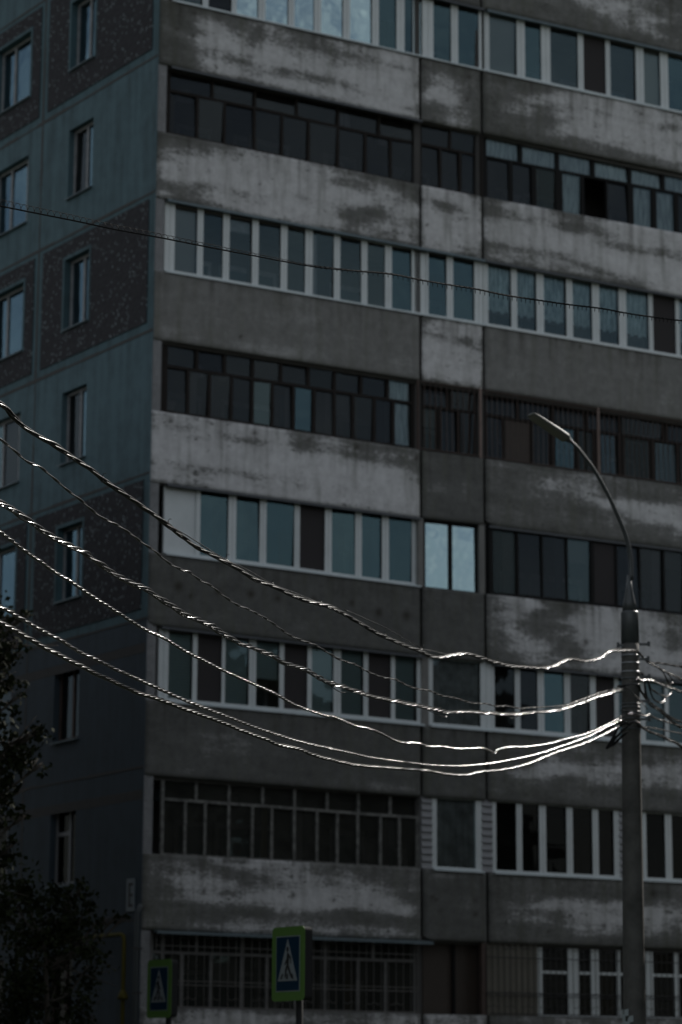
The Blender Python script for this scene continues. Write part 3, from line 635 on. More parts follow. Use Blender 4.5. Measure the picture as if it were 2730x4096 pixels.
for k in range(-1,8):
    kd={5:'BBB',3:'Bkd',1:'yyy',0:'zzz',-1:'zzz'}.get(k,'BBB'); bwin(k,WC1,kd,M['rustd'] if k in (1,-1) else M['oldw'],split=(.16,.62))
# roof
rf=MB(FA); rf.box(-.2,LEN,-DEPTH,.05,28.0,28.6,M['conc2']); rf.build('roof',bld)
bw=MB(FA); bw.box(.4,LEN,-DEPTH,-DEPTH+.3,0,28,M['conc2']); bw.box(LEN-.3,LEN,-DEPTH+.3,-.2,0,28,M['conc2']); bw.build('rear_wall',bld)
# ------------------------------------------------------------------ small things on the building
def pipe(name,pts,r,m_,label,cat,fr=FB,extra=None,n=10):
    base=fr(*pts[0]); base=Vector((base.x,base.y,0)); e=empty(name,base,label,cat)
    b=MB(fr); b.tube(pts,r,m_,n); o=b.build('pipe',e,True)
    return e
w_,z_=onB(562,3700,.12)
e=pipe('conduit',[(w_,.12,.05),(w_,.12,onB(562,3660,.12)[1]),(w_-.08,.09,onB(562,3640,.12)[1]+.05)],.045,mat('galvanised_pipe',(.09,.10,.105),.7,0,.2),'slim grey metal conduit running up the corner beside the ground floor','conduit')
for z in (2.2,3.6,4.4): b=MB(FB); b.box(w_-.06,w_+.06,0.02,.17,z,z+.03,M['grille']); b.build('bracket',e)
yp=mat('yellow_gas_pipe',(.08,.068,.010),.7,0,.2)
wy,zy=onB(512,3745,.14); wl=onB(370,3735,.14)[0]; zc=onB(512,4000,.14)[1]
e=pipe('gas_pipe',[(wl+2,.14,zy),(wl,.14,zy),(wy+.12,.14,zy),(wy+.03,.14,zy-.03),(wy,.14,zy-.12),(wy,.14,zc),(wy,.14,.1)],.04,yp,'yellow gas pipe turning down beside the corner of the end wall','gas pipe')
b=MB(FB); b.tube([(wy,.14,zc+.14),(wy,.14,zc+.02),(wy,.14,zc-.03)],[.045,.10,.10],yp,12); b.build('valve_collar',e,True)
# house letter plate
lw,lz=onB(536,3588,.02)
e=empty('house_letter_plate',FB(lw,.02,lz),'small pale upright plate with a dark capital E near the building corner','plate')
b=MB(FB); b.box(lw-.15,lw+.15,.003,.02,lz-.30,lz+.30,mat('plate_face',(.10,.13,.15),.5)); b.build('plate_face',e)
b=MB(FB); dk=mat('letter_dark',(.01,.01,.012),.6); 
b.box(lw+.02,lw+.075,.021,.026,lz-.22,lz+.22,dk)
for dz in (-.22,-.03,.17): b.box(lw-.08,lw+.02,.021,.026,lz+dz,lz+dz+.05,dk)
b.build('letter',e)
# flower pots inside the sliding loggia window
def pot(x,y,r,lab):
    u,z=onA(x,y,-.16); z=ZT[2](u)+.03
    e=empty('potted_plant',FA(u,-.22,z),lab,'potted plant','flower pots inside the black sliding window')
    b=MB(FA); b.tube([(u,-.22,z),(u,-.22,z+.2),(u,-.22,z+.22)],[r*.75,r,r*1.05],M['oldw'],14); b.build('pot',e,True)
    b=MB(FA)
    for i in range(260):
        a=rng.normal(0,.14);h=abs(rng.normal(.18,.14));d=rng.normal(0,.04); an=rng.uniform(0,6.28);s=.03
        c=Vector((u+a,-.22+d,z+.22+h)); x_=Vector((math.cos(an),0,math.sin(an)))*s; y_=Vector((-math.sin(an),.5,math.cos(an)))*s*.5
        b.quad([c-x_,c+y_,c+x_,c-y_],LEAF)
    b.build('foliage',e)
LEAF=mat('leaf_green',(.045,.075,.03),.6)
pot(2560,2380,.08,'smaller white flower pot with a leafy plant, nearer the lamp post'); pot(2622,2388,.13,'larger white flower pot with a leafy plant behind the sliding window')
# ------------------------------------------------------------------ street lamp
DP=34.0
def at(x,y,Y): 
    r=ray(x,y); return CAM+r*(Y/r.y)
px=(at(2530,3300,DP)).x
conc_p=dirty('pole_concrete',(.095,.093,.086),.75,.95,3,spec=.5,dark=.4)
steel=dirty('painted_steel',(.07,.078,.082),.36,.3,5,spec=.5)
bump(conc_p,noise(conc_p,coords(conc_p),40,6,.7),.5,.01)
lamp=empty('street_lamp',(px,DP,0),'grey concrete street lamp post with a curved steel arm and strapped cables','street lamp')
ztop=at(2527,2560,DP).z; zcap=at(2527,2437,DP).z
b=MB(); cx=lambda z: px+(at(2527,2560,DP).x-px)*min(1,z/ztop)
b.tube([(cx(z),DP,z) for z in np.linspace(0,ztop+.1,24)],[.158-.045*z/ztop for z in np.linspace(0,ztop+.1,24)],conc_p,28); b.build('pole',lamp,True)
b=MB(); pp=mat('torn_paper',(.30,.34,.35),.9)
for i in range(9):
    x_=rng.uniform(2500,2548); y_=rng.uniform(4040,4090); q=at(x_,y_,DP-.16); sx_,sz_=rng.uniform(.02,.07),rng.uniform(.02,.06)
    an=math.asin(max(-1,min(1,(q.x-px)/.15))); rr_=.150+.001*i
    b.quad([(px+math.sin(an-sx_*3)*rr_,DP-math.cos(an-sx_*3)*rr_,q.z-sz_),(px+math.sin(an+sx_*3)*rr_,DP-math.cos(an+sx_*3)*rr_,q.z-sz_*.8),(px+math.sin(an+sx_*3)*rr_,DP-math.cos(an+sx_*3)*rr_,q.z+sz_),(px+math.sin(an-sx_*3)*rr_,DP-math.cos(an-sx_*3)*rr_,q.z+sz_*.7)],pp)
b.build('paper_remains',lamp)
b=MB(); tx=cx(ztop); b.tube([(tx,DP,ztop-.02),(tx,DP,zcap-.02),(tx,DP,zcap)],[.116,.113,.108],steel,28); b.build('cap_sleeve',lamp,True)
b=MB(); ct_=at(2528,2290,DP).z; b.tube([(tx,DP,zcap-.001),(tx,DP,zcap+(ct_-zcap)*.25),(tx,DP,zcap+(ct_-zcap)*.6),(tx,DP,ct_)],[.095,.08,.045,.027],steel,20); b.build('cone',lamp,True)
arm=[(2528,2308),(2526,2231),(2515,2166),(2498,2112),(2467,2040),(2436,1975),(2405,1918),(2375,1868),(2344,1826),(2310,1784),(2279,1753),(2262,1740),(2248,1728)]
n=len(arm)
def armY(x): return DP-(2528-x)/F*DP*.9*1.0   # the arm also leans out over the road, towards us
ap=[at(x,y,armY(x)) for x,y in arm]
def cr(pts,sub):
    P_=[Vector(p) for p in pts]; P_=[P_[0]*2-P_[1]]+P_+[P_[-1]*2-P_[-2]]; out=[]
    for i in range(1,len(P_)-2):
        a,b_,c,d=P_[i-1:i+3]
        for s in range(sub):
            t=s/sub; out.append(.5*((2*b_)+(c-a)*t+(2*a-5*b_+4*c-d)*t*t+(3*b_-a-3*c+d)*t**3))
    out.append(P_[-2]); return out
sp_=cr(ap,5); b=MB(); b.tube(sp_,list(np.linspace(.030,.018,len(sp_))),steel,16); b.build('arm',lamp,True)
# luminaire: flat cobra head tapering to its nose, grey lens below
pa=at(2268,1748,armY(2268)); pn_=at(2122,1652,armY(2122)); ax=(pn_-pa); Lh=ax.length; ax.normalize()
side=Vector((ax.y*0+1,0,0)); side=ax.cross(Vector((0,0,1))).normalized(); upv=side.cross(ax).normalized()
# roll the head so that its underside shows
q=math.radians(20); vw=(pa-CAM).normalized(); ip=vw.cross(ax).normalized(); best=None
for sg in (1,-1):
    sd2=(ip*math.cos(R(48))+vw*sg*math.sin(R(48))).normalized(); sd2=(sd2-ax*sd2.dot(ax)).normalized(); uu=sd2.cross(ax).normalized()
    if uu.dot(vw)<0: uu=-uu
    if best is None or uu.z>best[1].z: best=(sd2,uu)
side,upv=best
if upv.z<0: upv=-upv
housing=dirty('luminaire_housing',(.17,.175,.16),.55,.3,6,spec=.35); lens=mat('lens_cover',(.23,.23,.20),.7)
b=MB(); prof=[(-.03,.025,.03,.025),(0,.055,.05,.028),(.04,.066,.065,.03),(.3,.072,.06,.03),(.6,.072,.04,.028),(.9,.070,.026,.022),(.98,.064,.018,.016),(1.02,.05,.01,.01)]
rings=[];nr=20
for t,wd,hu,hd in prof:
    c=pa+ax*(t*Lh); rg=[]
    for j in range(nr):
        an=2*math.pi*j/nr; rg.append(c+side*math.cos(an)*wd+upv*(math.sin(an)*(hu if math.sin(an)>0 else hd)))
    rings.append(rg)
for rg in rings: b.v+=rg
mi=b.mi(housing)
for i in range(len(rings)-1):
    for j in range(nr): b.f.append([i*nr+j,i*nr+(j+1)%nr,(i+1)*nr+(j+1)%nr,(i+1)*nr+j]); b.m.append(mi)
b.f.append(list(range(nr))[::-1]); b.m.append(mi); b.f.append([(len(rings)-1)*nr+j for j in range(nr)]); b.m.append(mi)
hd_=b.build('lamp_head',lamp,True)
b=MB(); pts=[]
for t,wd,hu,hd in prof[2:7]: pts.append((pa+ax*(t*Lh)-upv*(hd+.004),wd*.8))
for i in range(len(pts)-1):
    (c,a_),(d,e_)=pts[i],pts[i+1]; b.quad([c-side*a_,c+side*a_,d+side*e_,d-side*e_],lens)
b.build('lens',hd_)
b=MB()
for t in (-.03,.05): c=pa+ax*(t*Lh); b.tube([c-ax*.02,c+ax*.02],.034,steel,12)
b.build('clamp',lamp,True)
strap=mat('steel_strap',(.28,.29,.30),.35,.8)
for y in (2614,2645,2680,2707,2808,2822,2840,2868,2908):
    z=at(2527,y,DP).z; r_=.158-.045*z/ztop
    b=MB(); b.tube([(cx(z),DP,z-.011),(cx(z),DP,z+.011)],r_+.0045,strap if y<2700 else steel,28); b.build('strap',lamp,True)
# brackets with bolts on the right and left
b=MB()
for y,dx,l in ((2573,1,.10),(2632,1,.09),(2703,1,.10),(2800,1,.09),(2872,1,.10),(2578,-1,.05),(2760,-1,.09),(2890,-1,.10)):
    b=MB(); z=at(2527,y,DP).z; b.box(cx(z)+dx*.1,cx(z)+dx*(.12+l),DP-.13,DP-.10,z-.015,z+.015,steel); b.tube([(cx(z)+dx*(.12+l),DP-.15,z-.03),(cx(z)+dx*(.12+l),DP-.15,z+.03)],.018,steel,8); b.build('bracket',lamp)
# ------------------------------------------------------------------ cables
pvc=mat('black_cable_sheath',(.012,.012,.012),.30,0,.6)
v=coords(pvc); L(pvc,ramp(pvc,noise(pvc,v,35,4),[(.3,(.15,.15,.15)),(.7,(.27,.27,.27))]),P(pvc).inputs['Roughness'])
alu=mat('bright_cable_sheath',(.035,.035,.036),.17,0,1.0)
def zz(pts,ox,oy,s=1.12): return [(ox+x/s,oy+y/s) for x,y in pts]
def plan(xl,Yl,xr,Yr):
    A_=at(xl,2600,Yl);B_=at(xr,2600,Yr); d=(B_-A_); 
    def f(x,y):
        r=ray(x,y); # intersect vertical plane through A,B
        nrm=Vector((-d.y,d.x,0)); k=(A_-CAM).dot(nrm)/r.dot(nrm); return CAM+r*k
    return f
def smooth_path(px_,f,sub=8,wob=0.0,seed=0):
    pts=[f(x,y) for x,y in px_]; c=cr(pts,sub)
    return c
def resample(c,step):
    d=[0]
    for i in range(1,len(c)): d.append(d[-1]+(c[i]-c[i-1]).length)
    n=max(4,int(d[-1]/step)); s=np.linspace(0,d[-1],n); A_=np.array([tuple(q) for q in c])
    return s,[Vector((np.interp(t,d,A_[:,0]),np.interp(t,d,A_[:,1]),np.interp(t,d,A_[:,2]))) for t in s]
def twist(e,c,ns,rs,ro,pitch,m_,seed=0,step=.022,loose=.25,sides=7):
    s,p=resample(c,step); 
    for k in range(ns):
        out=[]; 
        for i,(t,q) in enumerate(zip(s,p)):
            tn=(p[min(i+1,len(p)-1)]-p[max(i-1,0)]).normalized(); x=tn.cross(Vector((0,0,1))).normalized(); y=x.cross(tn)
            ph=2*math.pi*k/ns+2*math.pi*t/pitch+ .7*mnoise.noise(Vector((t*.6,seed,3)))
            r_=ro*(1+loose*mnoise.noise(Vector((t*1.7,seed,k*3.1)))*2)
            out.append(q+x*math.cos(ph)*r_+y*math.sin(ph)*r_)
        b=MB(); b.tube(out,rs*(1+.15*((k*7)%3-1)),m_,sides); b.build('strand',e,True)
def cable(px_,f,ns,rs,ro,pitch,label,m_=None,seed=0,loose=.25,name='cable_bundle',cat='cable',ties=(),extra=None,group=None):
    c=smooth_path(px_,f); mid=c[len(c)//2]
    e=empty(name,(mid.x,mid.y,0),label,cat,group); e.location=mid
    twist(e,c,ns,rs,ro,pitch,m_ or pvc,seed,loose=loose)
    for x,y in ties:
        q=f(x,y); b=MB(); 
        loop=[q+Vector((math.cos(a)*.010,math.sin(a)*.02,math.sin(a)*.030)) for a in np.linspace(0,6.6,12)]
        b.tube(loop,.0035,pvc,5); b.tube([q+Vector((0,0,.025)),q+Vector((.012,0,.045)),q+Vector((.03,-.005,.042))],.0025,pvc,5); b.build('tie',e,True)
    for pts in (extra or []):
        b=MB(); b.tube(cr([f(x,y) for x,y in pts],6),.0045,pvc,6); b.build('loose_strand',e,True)
    return e
f1=plan(0,18.5,2560,33.7)
W1=[(-160,1545)]+zz([(0,705),(50,755),(100,800),(160,840),(240,885),(330,945),(400,990),(455,1035),(520,1080),(600,1130)],0,1000)+zz([(640,40),(700,80),(750,118),(820,170),(870,210),(950,250),(1010,280),(1080,320),(1140,355),(1200,380),(1240,395),(1300,425),(1380,453),(1440,468),(1500,485)],0,2000)+zz([(30,496),(100,535),(170,575),(240,612),(320,645),(400,676),(460,700),(510,700),(550,690),(600,683),(660,697),(730,720),(800,737),(870,742),(950,745),(1000,735),(1050,710),(1090,705),(1150,712),(1210,695),(1250,668),(1310,662)],1330,2000)+[(2531,2591),(2552,2594),(2570,2606)]
cable(W1,f1,4,.0078,.0115,0.85,'thick wavy black cable bundle, uppermost of the bundles reaching the lamp post',group='cables strung from the left to the lamp post',seed=1,loose=.35,
 ties=[(408,1925),(672,2104),(905,2244),(1285,2418),(1090,2343)]+zz([(400,668),(238,608),(740,722)],1330,2000),
 extra=[zz([(590,-5),(680,60),(750,112),(850,172),(930,222),(1010,270)],0,2000),zz([(1010,270),(1120,322),(1220,378),(1330,420),(1435,462)],0,2000),zz([(400,664),(460,674),(520,688),(560,688)],1330,2000),zz([(60,492),(150,530),(260,580),(400,660)],1330,2000)])
f2=plan(0,18.0,2500,33.8)
W2=[(-160,1650)]+zz([(0,862),(60,910),(120,960),(180,985),(240,1035),(300,1085),(360,1130)],0,1000)+zz([(400,45),(460,90),(520,118),(580,155),(640,200),(700,240),(760,290),(820,320),(850,328),(900,365),(950,390),(1000,430),(1060,470),(1120,495),(1180,525),(1225,553),(1290,600),(1350,628),(1420,652),(1480,688),(1530,715)],0,2000)+zz([(20,706),(60,722),(110,738),(170,770),(230,792),(290,803),(350,832),(400,845),(440,850),(500,873),(560,883),(600,896),(640,905),(700,908),(740,918),(790,917),(850,927),(900,922),(960,920),(1010,916),(1060,908),(1120,886),(1200,855),(1290,832)],1330,2000)+[(2505,2737)]
cable(W2,f2,2,.0056,.005,.4,'thinnest wavy cable, second from the top of those reaching the lamp post',m_=alu,group='cables strung from the left to the lamp post',seed=2,loose=.3,name='cable')
f3=plan(0,17.5,2500,33.8)
W3=[(-160,1935)]+zz([(0,25),(60,55),(120,95),(180,140),(240,178),(320,220),(390,252),(450,295),(520,345),(600,385),(660,408),(740,460),(820,510),(880,540),(950,570),(1010,605),(1080,645),(1150,670),(1220,700),(1300,740),(1370,758),(1440,800),(1500,825)],0,2000)+zz([(0,820),(60,838),(130,862),(190,880),(250,892),(320,905),(400,920),(470,935),(520,946),(560,944),(620,944),(700,948),(770,952),(830,952),(900,944),(960,940),(1020,930),(1080,914),(1140,892),(1200,868),(1260,850),(1300,838)],1330,2000)+[(2508,2742)]
cable(W3,f3,4,.0074,0.0145,.62,'thick loosely twisted cable bundle with two hanging kinks, third from the top',m_=alu,group='cables strung from the left to the lamp post',seed=3,loose=.5,
 extra=[zz([(400,915),(450,945),(505,968),(520,966),(535,952)],1330,2000),zz([(740,945),(790,962),(812,972),(840,962),(850,955)],1330,2000),zz([(1450,808),(1490,835),(1530,860),(1560,862)],0,2000)])
f4=plan(0,17.5,2500,33.8)
W4=[(-160,2030)]+zz([(0,155),(60,200),(120,245),(180,285),(250,335),(320,375),(400,430),(480,480),(560,530),(650,585),(740,625),(830,680),(920,725),(1000,765),(1080,800),(1160,835),(1240,870),(1320,915),(1400,945),(1480,970)],0,2000)+zz([(0,968),(50,985),(110,1010),(170,1022),(230,1045),(290,1075),(340,1085),(390,1085),(440,1100),(500,1100),(560,1108),(620,1108),(680,1105),(715,1118),(738,1127),(752,1112),(800,1100),(870,1098),(940,1090),(1010,1075),(1080,1055),(1140,1040),(1200,1015),(1260,985),(1300,962)],1330,2000)+[(2505,2845)]
cable(W4,f4,3,.0070,.0074,.22,'tightly twisted cable with one sharp kink near the lamp post, fourth from the top',m_=alu,group='cables strung from the left to the lamp post',seed=4,loose=.12)
f5=plan(0,17.0,2500,33.8)
V5=[(940,1750),(1000,1756),(1060,1757),(1120,1752),(1180,1742),(1240,1728),(1300,1708),(1360,1685),(1400,1664),(1425,1652)]
W5=[(-160,2360)]+zz([(0,490),(60,520),(120,555),(200,600),(280,640),(360,690),(440,725),(520,765),(600,800),(680,835),(760,870),(840,905),(920,935),(1000,965),(1080,995),(1160,1025),(1240,1050),(1320,1075),(1400,1095),(1480,1112)],0,2000)+zz([(0,1115),(80,1130),(160,1148),(240,1160)],1330,2000)+[(x*1.741,y*1.741) for x,y in V5]+[(2508,2862)]
cable(W5,f5,3,.0070,.0076,.27,'evenly twisted bright cable, upper one of the lowest pair',group='cables strung from the left to the lamp post',seed=5,loose=.05,m_=alu)
V6=[(980,1768),(1030,1776),(1075,1778),(1110,1770),(1160,1765),(1220,1750),(1280,1725),(1340,1705),(1380,1688),(1410,1672)]
W6=[(-160,2410)]+zz([(0,560),(60,590),(140,635),(200,670),(280,710),(350,745),(430,785),(520,825),(620,870),(720,900),(800,930),(900,965),(1000,1000),(1100,1040),(1200,1075),(1260,1100),(1340,1115),(1420,1145),(1500,1165)],0,2000)+zz([(60,1176),(150,1190)],1330,2000)+[(x*1.741,y*1.741) for x,y in V6]+[(2508,2885)]
cable(W6,f5,4,.0074,.0100,.40,'darker twisted cable bundle, lowest of all beside the bright one',group='cables strung from the left to the lamp post',seed=6,loose=.12)
# upper cable with a thin wire coiled along it
f0=plan(0,18.0,2730,24.0)
C0=[(-120,812),(0,837),(152,866),(295,893),(446,924),(625,955),(866,1000),(1018,1027),(1116,1045),(1250,1067),(1400,1082),(1553,1094),(1687,1119),(1794,1136),(1901,1152),(2009,1174),(2134,1192),(2267,1210),(2401,1225),(2491,1241),(2580,1254),(2730,1272),(2860,1290)]
c0=smooth_path(C0,f0); mid=c0[len(c0)//2]
e0=empty('suspension_cable',mid,'thin dark cable with a fine wire coiled along it, crossing above the lamp','cable')
b=MB(); s,p=resample(c0,.05); b.tube(p,.0058,mat('dark_cable',(.010,.010,.010),.8,0,.15),7); b.build('core_cable',e0,True)
wire=mat('thin_coil_wire',(.012,.012,.012),.75,0,.12)
s,p=resample(c0,.063/14); out=[];up=[]
for t,q in zip(s,p):
    pr=project_x=None; fr_=t/s[-1]; ph=(t/.063)%1.0
    A_=.042*max(0,1-fr_*2.3)+.008       # arch height above the cable
    Bd=.040*min(1,max(0,(fr_-.30)*5))   # hanging teardrop depth
    a=abs(2*ph-1)
    arch=A_*(1-a**3.0)
    drop=-Bd*max(0,(a-.72)/.28)**.8 if a>.72 else 0
    sx_=.012*math.sin(ph*2*math.pi)*(1 if Bd>.01 else .3)
    out.append(q+Vector((sx_*(1 if a>.7 else 0)*-1,.004*math.sin(ph*6.28),arch+drop)))
b=MB(); b.tube(out,.0020,wire,4); b.build('coil_wire',e0,True)
s2_,p2=resample(c0,.1); up=[q+Vector((0,0,.043*max(0,1-(t/s2_[-1])*2.3)+.006)) for t,q in zip(s2_,p2)]
b=MB(); b.tube(up,.0018,wire,4); b.build('support_wire',e0,True)
# right-hand cables leaving the post
def zr(pts): return [(2450+x/4.279,2500+y/4.279) for x,y in pts]
fr1=plan(2550,33.8,2760,36.3)
RG='cables leaving the lamp post to the right'
cable(zr([(480,440),(560,510),(620,575),(680,600),(760,600),(900,615),(1050,640),(1198,660),(1350,690)]),fr1,2,.009,.008,.8,'straight dark cable leaving the post knot, highest on the right',m_=alu,group=RG,seed=11,name='cable')
cable(zr([(560,520),(640,590),(740,640),(810,680),(880,722),(980,770),(1100,820),(1198,870),(1350,950)]),fr1,3,.008,.009,.30,'glinting cable bundle sloping down from the post knot, just under the highest',m_=alu,group=RG,seed=12)
cable(zr([(440,900),(490,885),(560,895),(680,900),(800,940),(900,980),(1000,1020),(1100,1045),(1198,1090),(1350,1160)]),fr1,3,.008,.009,.30,'glinting cable bundle on the right at the height of the slack coil',m_=alu,group=RG,seed=13)
cable(zr([(480,770),(540,790),(570,860),(590,1000),(620,1200),(700,1320),(800,1385),(900,1470),(1000,1550),(1100,1630),(1250,1720)]),fr1,3,.008,.012,.8,'cable bundle that drops along the post before sloping away right',m_=alu,group=RG,seed=14,loose=.5)
cable(zr([(470,960),(520,1080),(600,1200),(690,1290),(780,1360),(870,1410),(960,1480),(1050,1540),(1198,1605),(1350,1680)]),fr1,3,.008,.010,.6,'bright topped cable bundle curving steeply down to the right edge',m_=alu,group=RG,seed=15,loose=.5)
cable(zr([(300,1470),(400,1480),(540,1500),(620,1500),(670,1480),(720,1520),(800,1560),(900,1590),(1000,1620),(1150,1660),(1300,1710)]),fr1,3,.007,.008,.28,'short glinting twisted cable right of the post, above the lowest two',m_=alu,group=RG,seed=16)
cable(zr([(470,1640),(540,1700),(640,1705),(760,1722),(850,1740),(980,1765),(1198,1800),(1350,1830)]),fr1,2,.006,.006,.3,'thin nearly level cable low on the right of the post',m_=alu,group=RG,seed=17,name='cable')
cable(zr([(480,1650),(560,1710),(690,1785),(850,1840),(950,1890),(1100,1955),(1198,2010),(1350,2110)]),fr1,4,.009,.012,.5,'thick cable bundle, lowest on the right of the post',m_=alu,group=RG,seed=18)
dull=mat('dull_black_sheath',(.012,.012,.012),.6,0,.2)
def loopc(pts,label,r=.007,nm='cable_coil',f=fr1,n=2,m_=None):
    c=cr([f(*q) for q in zr(pts)],6); e=empty(nm,c[len(c)//2],label,'cable coil')
    for k in range(n):
        b=MB(); b.tube([q+Vector((.012*k,0.02*k,.010*math.sin(i*.3+k))) for i,q in enumerate(c)],r,m_ or pvc,7); b.build('strand',e,True)
loopc([(690,890),(655,950),(680,1020),(740,1080),(820,1145),(920,1170),(1010,1130),(1050,1050),(1010,990),(950,960)],'round slack coil of black cable hanging right of the post')
loopc([(820,700),(900,780),(960,880),(1010,950),(1060,940),(1030,850),(960,760)],'narrow drooping cable loop above the round coil')
loopc([(640,900),(650,1000),(700,1150),(760,1240),(850,1300),(920,1250),(950,1170)],'wide hanging cable loop below the round coil')
loopc([(300,1630),(150,1700),(60,1850),(-60,2050),(-20,2060),(80,1900),(200,1760),(320,1680)],'dark cable tail hanging left of the post',.010,f=plan(2440,33.5,2560,33.5),m_=dull)
loopc([(300,1800),(180,1890),(60,1990),(-10,2040)],'short cut cable end sticking out left of the post',.010,'cable_end',f=plan(2440,33.5,2560,33.5),m_=dull)
b_pts=[(180,1060),(120,1020),(240,980),(380,960),(480,990)]
loopc(b_pts,'cable wrap crossing the front of the post',.009,'cable_wrap',f=plan(2440,33.6,2560,33.6))
loopc([(100,1080),(200,1040),(330,1060),(420,1150),(520,1280),(640,1400)],'thin cable crossing the post diagonally down to the right',.006,'cable_wrap',f=plan(2440,33.65,2560,33.65),n=1)
loopc([(180,1420),(260,1450),(330,1430),(420,1470),(560,1500)],'dark cable lashing round the post below the diagonal cable',.012,'cable_wrap',f=plan(2440,33.6,2560,33.6))
loopc([(120,1660),(200,1600),(300,1640),(380,1600),(470,1640)],'bunched cable knot low on the post front',.014,'cable_wrap',f=plan(2440,33.6,2560,33.6),n=3)
# ------------------------------------------------------------------ crosswalk signs
green=mat('fluorescent_border',(.095,.19,.045),.6,0,.2); blue=mat('sign_blue',(.003,.026,.055),.6,0,.2); white=mat('sign_white',(.22,.245,.26),.6,0,.2); blk=mat('sign_black',(.008,.008,.009),.5); box_=mat('sign_box',(.03,.03,.031),.8,0,.12)
def sign(x0,y0,x1,y1,Y,mirror,yaw,label):
    c=at((x0+x1)/2,(y0+y1)/2,Y); hh=(y1-y0)/F*Y/2*1.0; wd=hh*.70
    d=Vector((math.cos(yaw),math.sin(yaw),0)); n_=Vector((math.sin(yaw),-math.cos(yaw),0))
    e=empty('crosswalk_sign',(c.x,c.y,0),label,'road sign','pedestrian crossing signs')
    def fr(a,v_,z): return c+d*a+n_*v_+Vector((0,0,z))
    def rr(w_,h_,r_,n=5):
        o=[]
        for cx_,cz,a0 in ((w_-r_,h_-r_,0),(-w_+r_,h_-r_,90),(-w_+r_,-h_+r_,180),(w_-r_,-h_+r_,270)):
            for i in range(n+1): an=R(a0+90*i/n); o.append((cx_+math.cos(an)*r_,cz+math.sin(an)*r_))
        return o
    def plate(b,poly,v0,v1,m_):
        k=len(b.v); n=len(poly); b.v+=[fr(a,v0,z) for a,z in poly]+[fr(a,v1,z) for a,z in poly]; i=b.mi(m_)
        b.f.append([k+n+j for j in range(n)]); b.m.append(i); b.f.append([k+j for j in range(n)][::-1]); b.m.append(i)
        for j in range(n): b.f.append([k+j,k+(j+1)%n,k+n+(j+1)%n,k+n+j]); b.m.append(i)
    S=wd
    b=MB(); plate(b,rr(wd*.98,hh*.98,.06),-.14,-.012,box_); b.build('box',e)
    b=MB(); plate(b,rr(wd,hh,.06),-.010,.0,green); face=b.build('border',e)
    iw,ih=wd*.74,hh*.75
    b=MB(); plate(b,rr(iw,ih,.01),.001,.003,white); plate(b,rr(iw*.95,ih*.965,.008),.004,.006,blue); b.build('panel_face',e)
    q=lambda X,Z:((X*(-1 if mirror else 1))*iw*.92,Z*ih)
    def poly(b,p,v1,m_):
        pp=[q(*a) for a in p]
        if mirror: pp=pp[::-1]
        plate(b,pp,v1-.002,v1,m_)
    b=MB(); poly(b,[(-.88,-.62),(.88,-.62),(0,.90)],.009,white); b.build('triangle',e)
    b=MB(); F_=.012
    poly(b,[(.0+.11*math.cos(t),.52+.095*math.sin(t)) for t in np.linspace(0,2*math.pi,14,endpoint=False)],F_,blk)
    poly(b,[(-.02,.40),(.10,.38),(.13,.20),(.12,-.02),(-.06,-.06),(-.08,.2)],F_,blk)      # torso
    poly(b,[(.08,.38),(.32,.24),(.34,.0),(.27,.0),(.24,.18),(.08,.25)],F_+.001,blk)       # arm
    poly(b,[(-.07,.16),(-.12,.14),(-.28,-.03),(-.22,-.06),(-.05,.06)],F_+.001,blk)       # arm
    poly(b,[(-.06,-.05),(.08,-.03),(-.04,-.22),(-.14,-.50),(-.24,-.50),(-.20,-.20)],F_+.002,blk)
    poly(b,[(.03,-.06),(.12,-.04),(.42,-.48),(.34,-.52),(.05,-.18)],F_+.003,blk)
    for xx,sl in ((-.50,.12),(.0,0),(.47,-.12)):
        poly(b,[(xx-.09-sl*.4,-.55),(xx+.06-sl*.4,-.55),(xx+.09+sl*.6,-.36),(xx-.03+sl*.6,-.36)],F_+.004,blk)
    b.build('pictogram',e)
    b=MB(); b.tube([(c.x-n_.x*.2,c.y-n_.y*.2,0),(c.x-n_.x*.2,c.y-n_.y*.2,c.z+hh*.8)],.047,box_,14); b.build('post',e,True)
    b=MB()
    for z in (-.5,.5): b.hexa([tuple(fr(a,v_,z*hh+s)) for v_ in (-.2,-.13) for a,s in ((-.1,-.02),(.1,-.02),(.1,.02),(-.1,.02))],box_)
    b.build('clamp',e)
sign(1098,3713,1240,4003,36.0,False,R(-50),'brighter and taller pedestrian crossing sign with a green border, right of the pair')
sign(595,3849,712,4076,44.0,True,R(-50),'darker and lower pedestrian crossing sign with a green border, by the building corner')
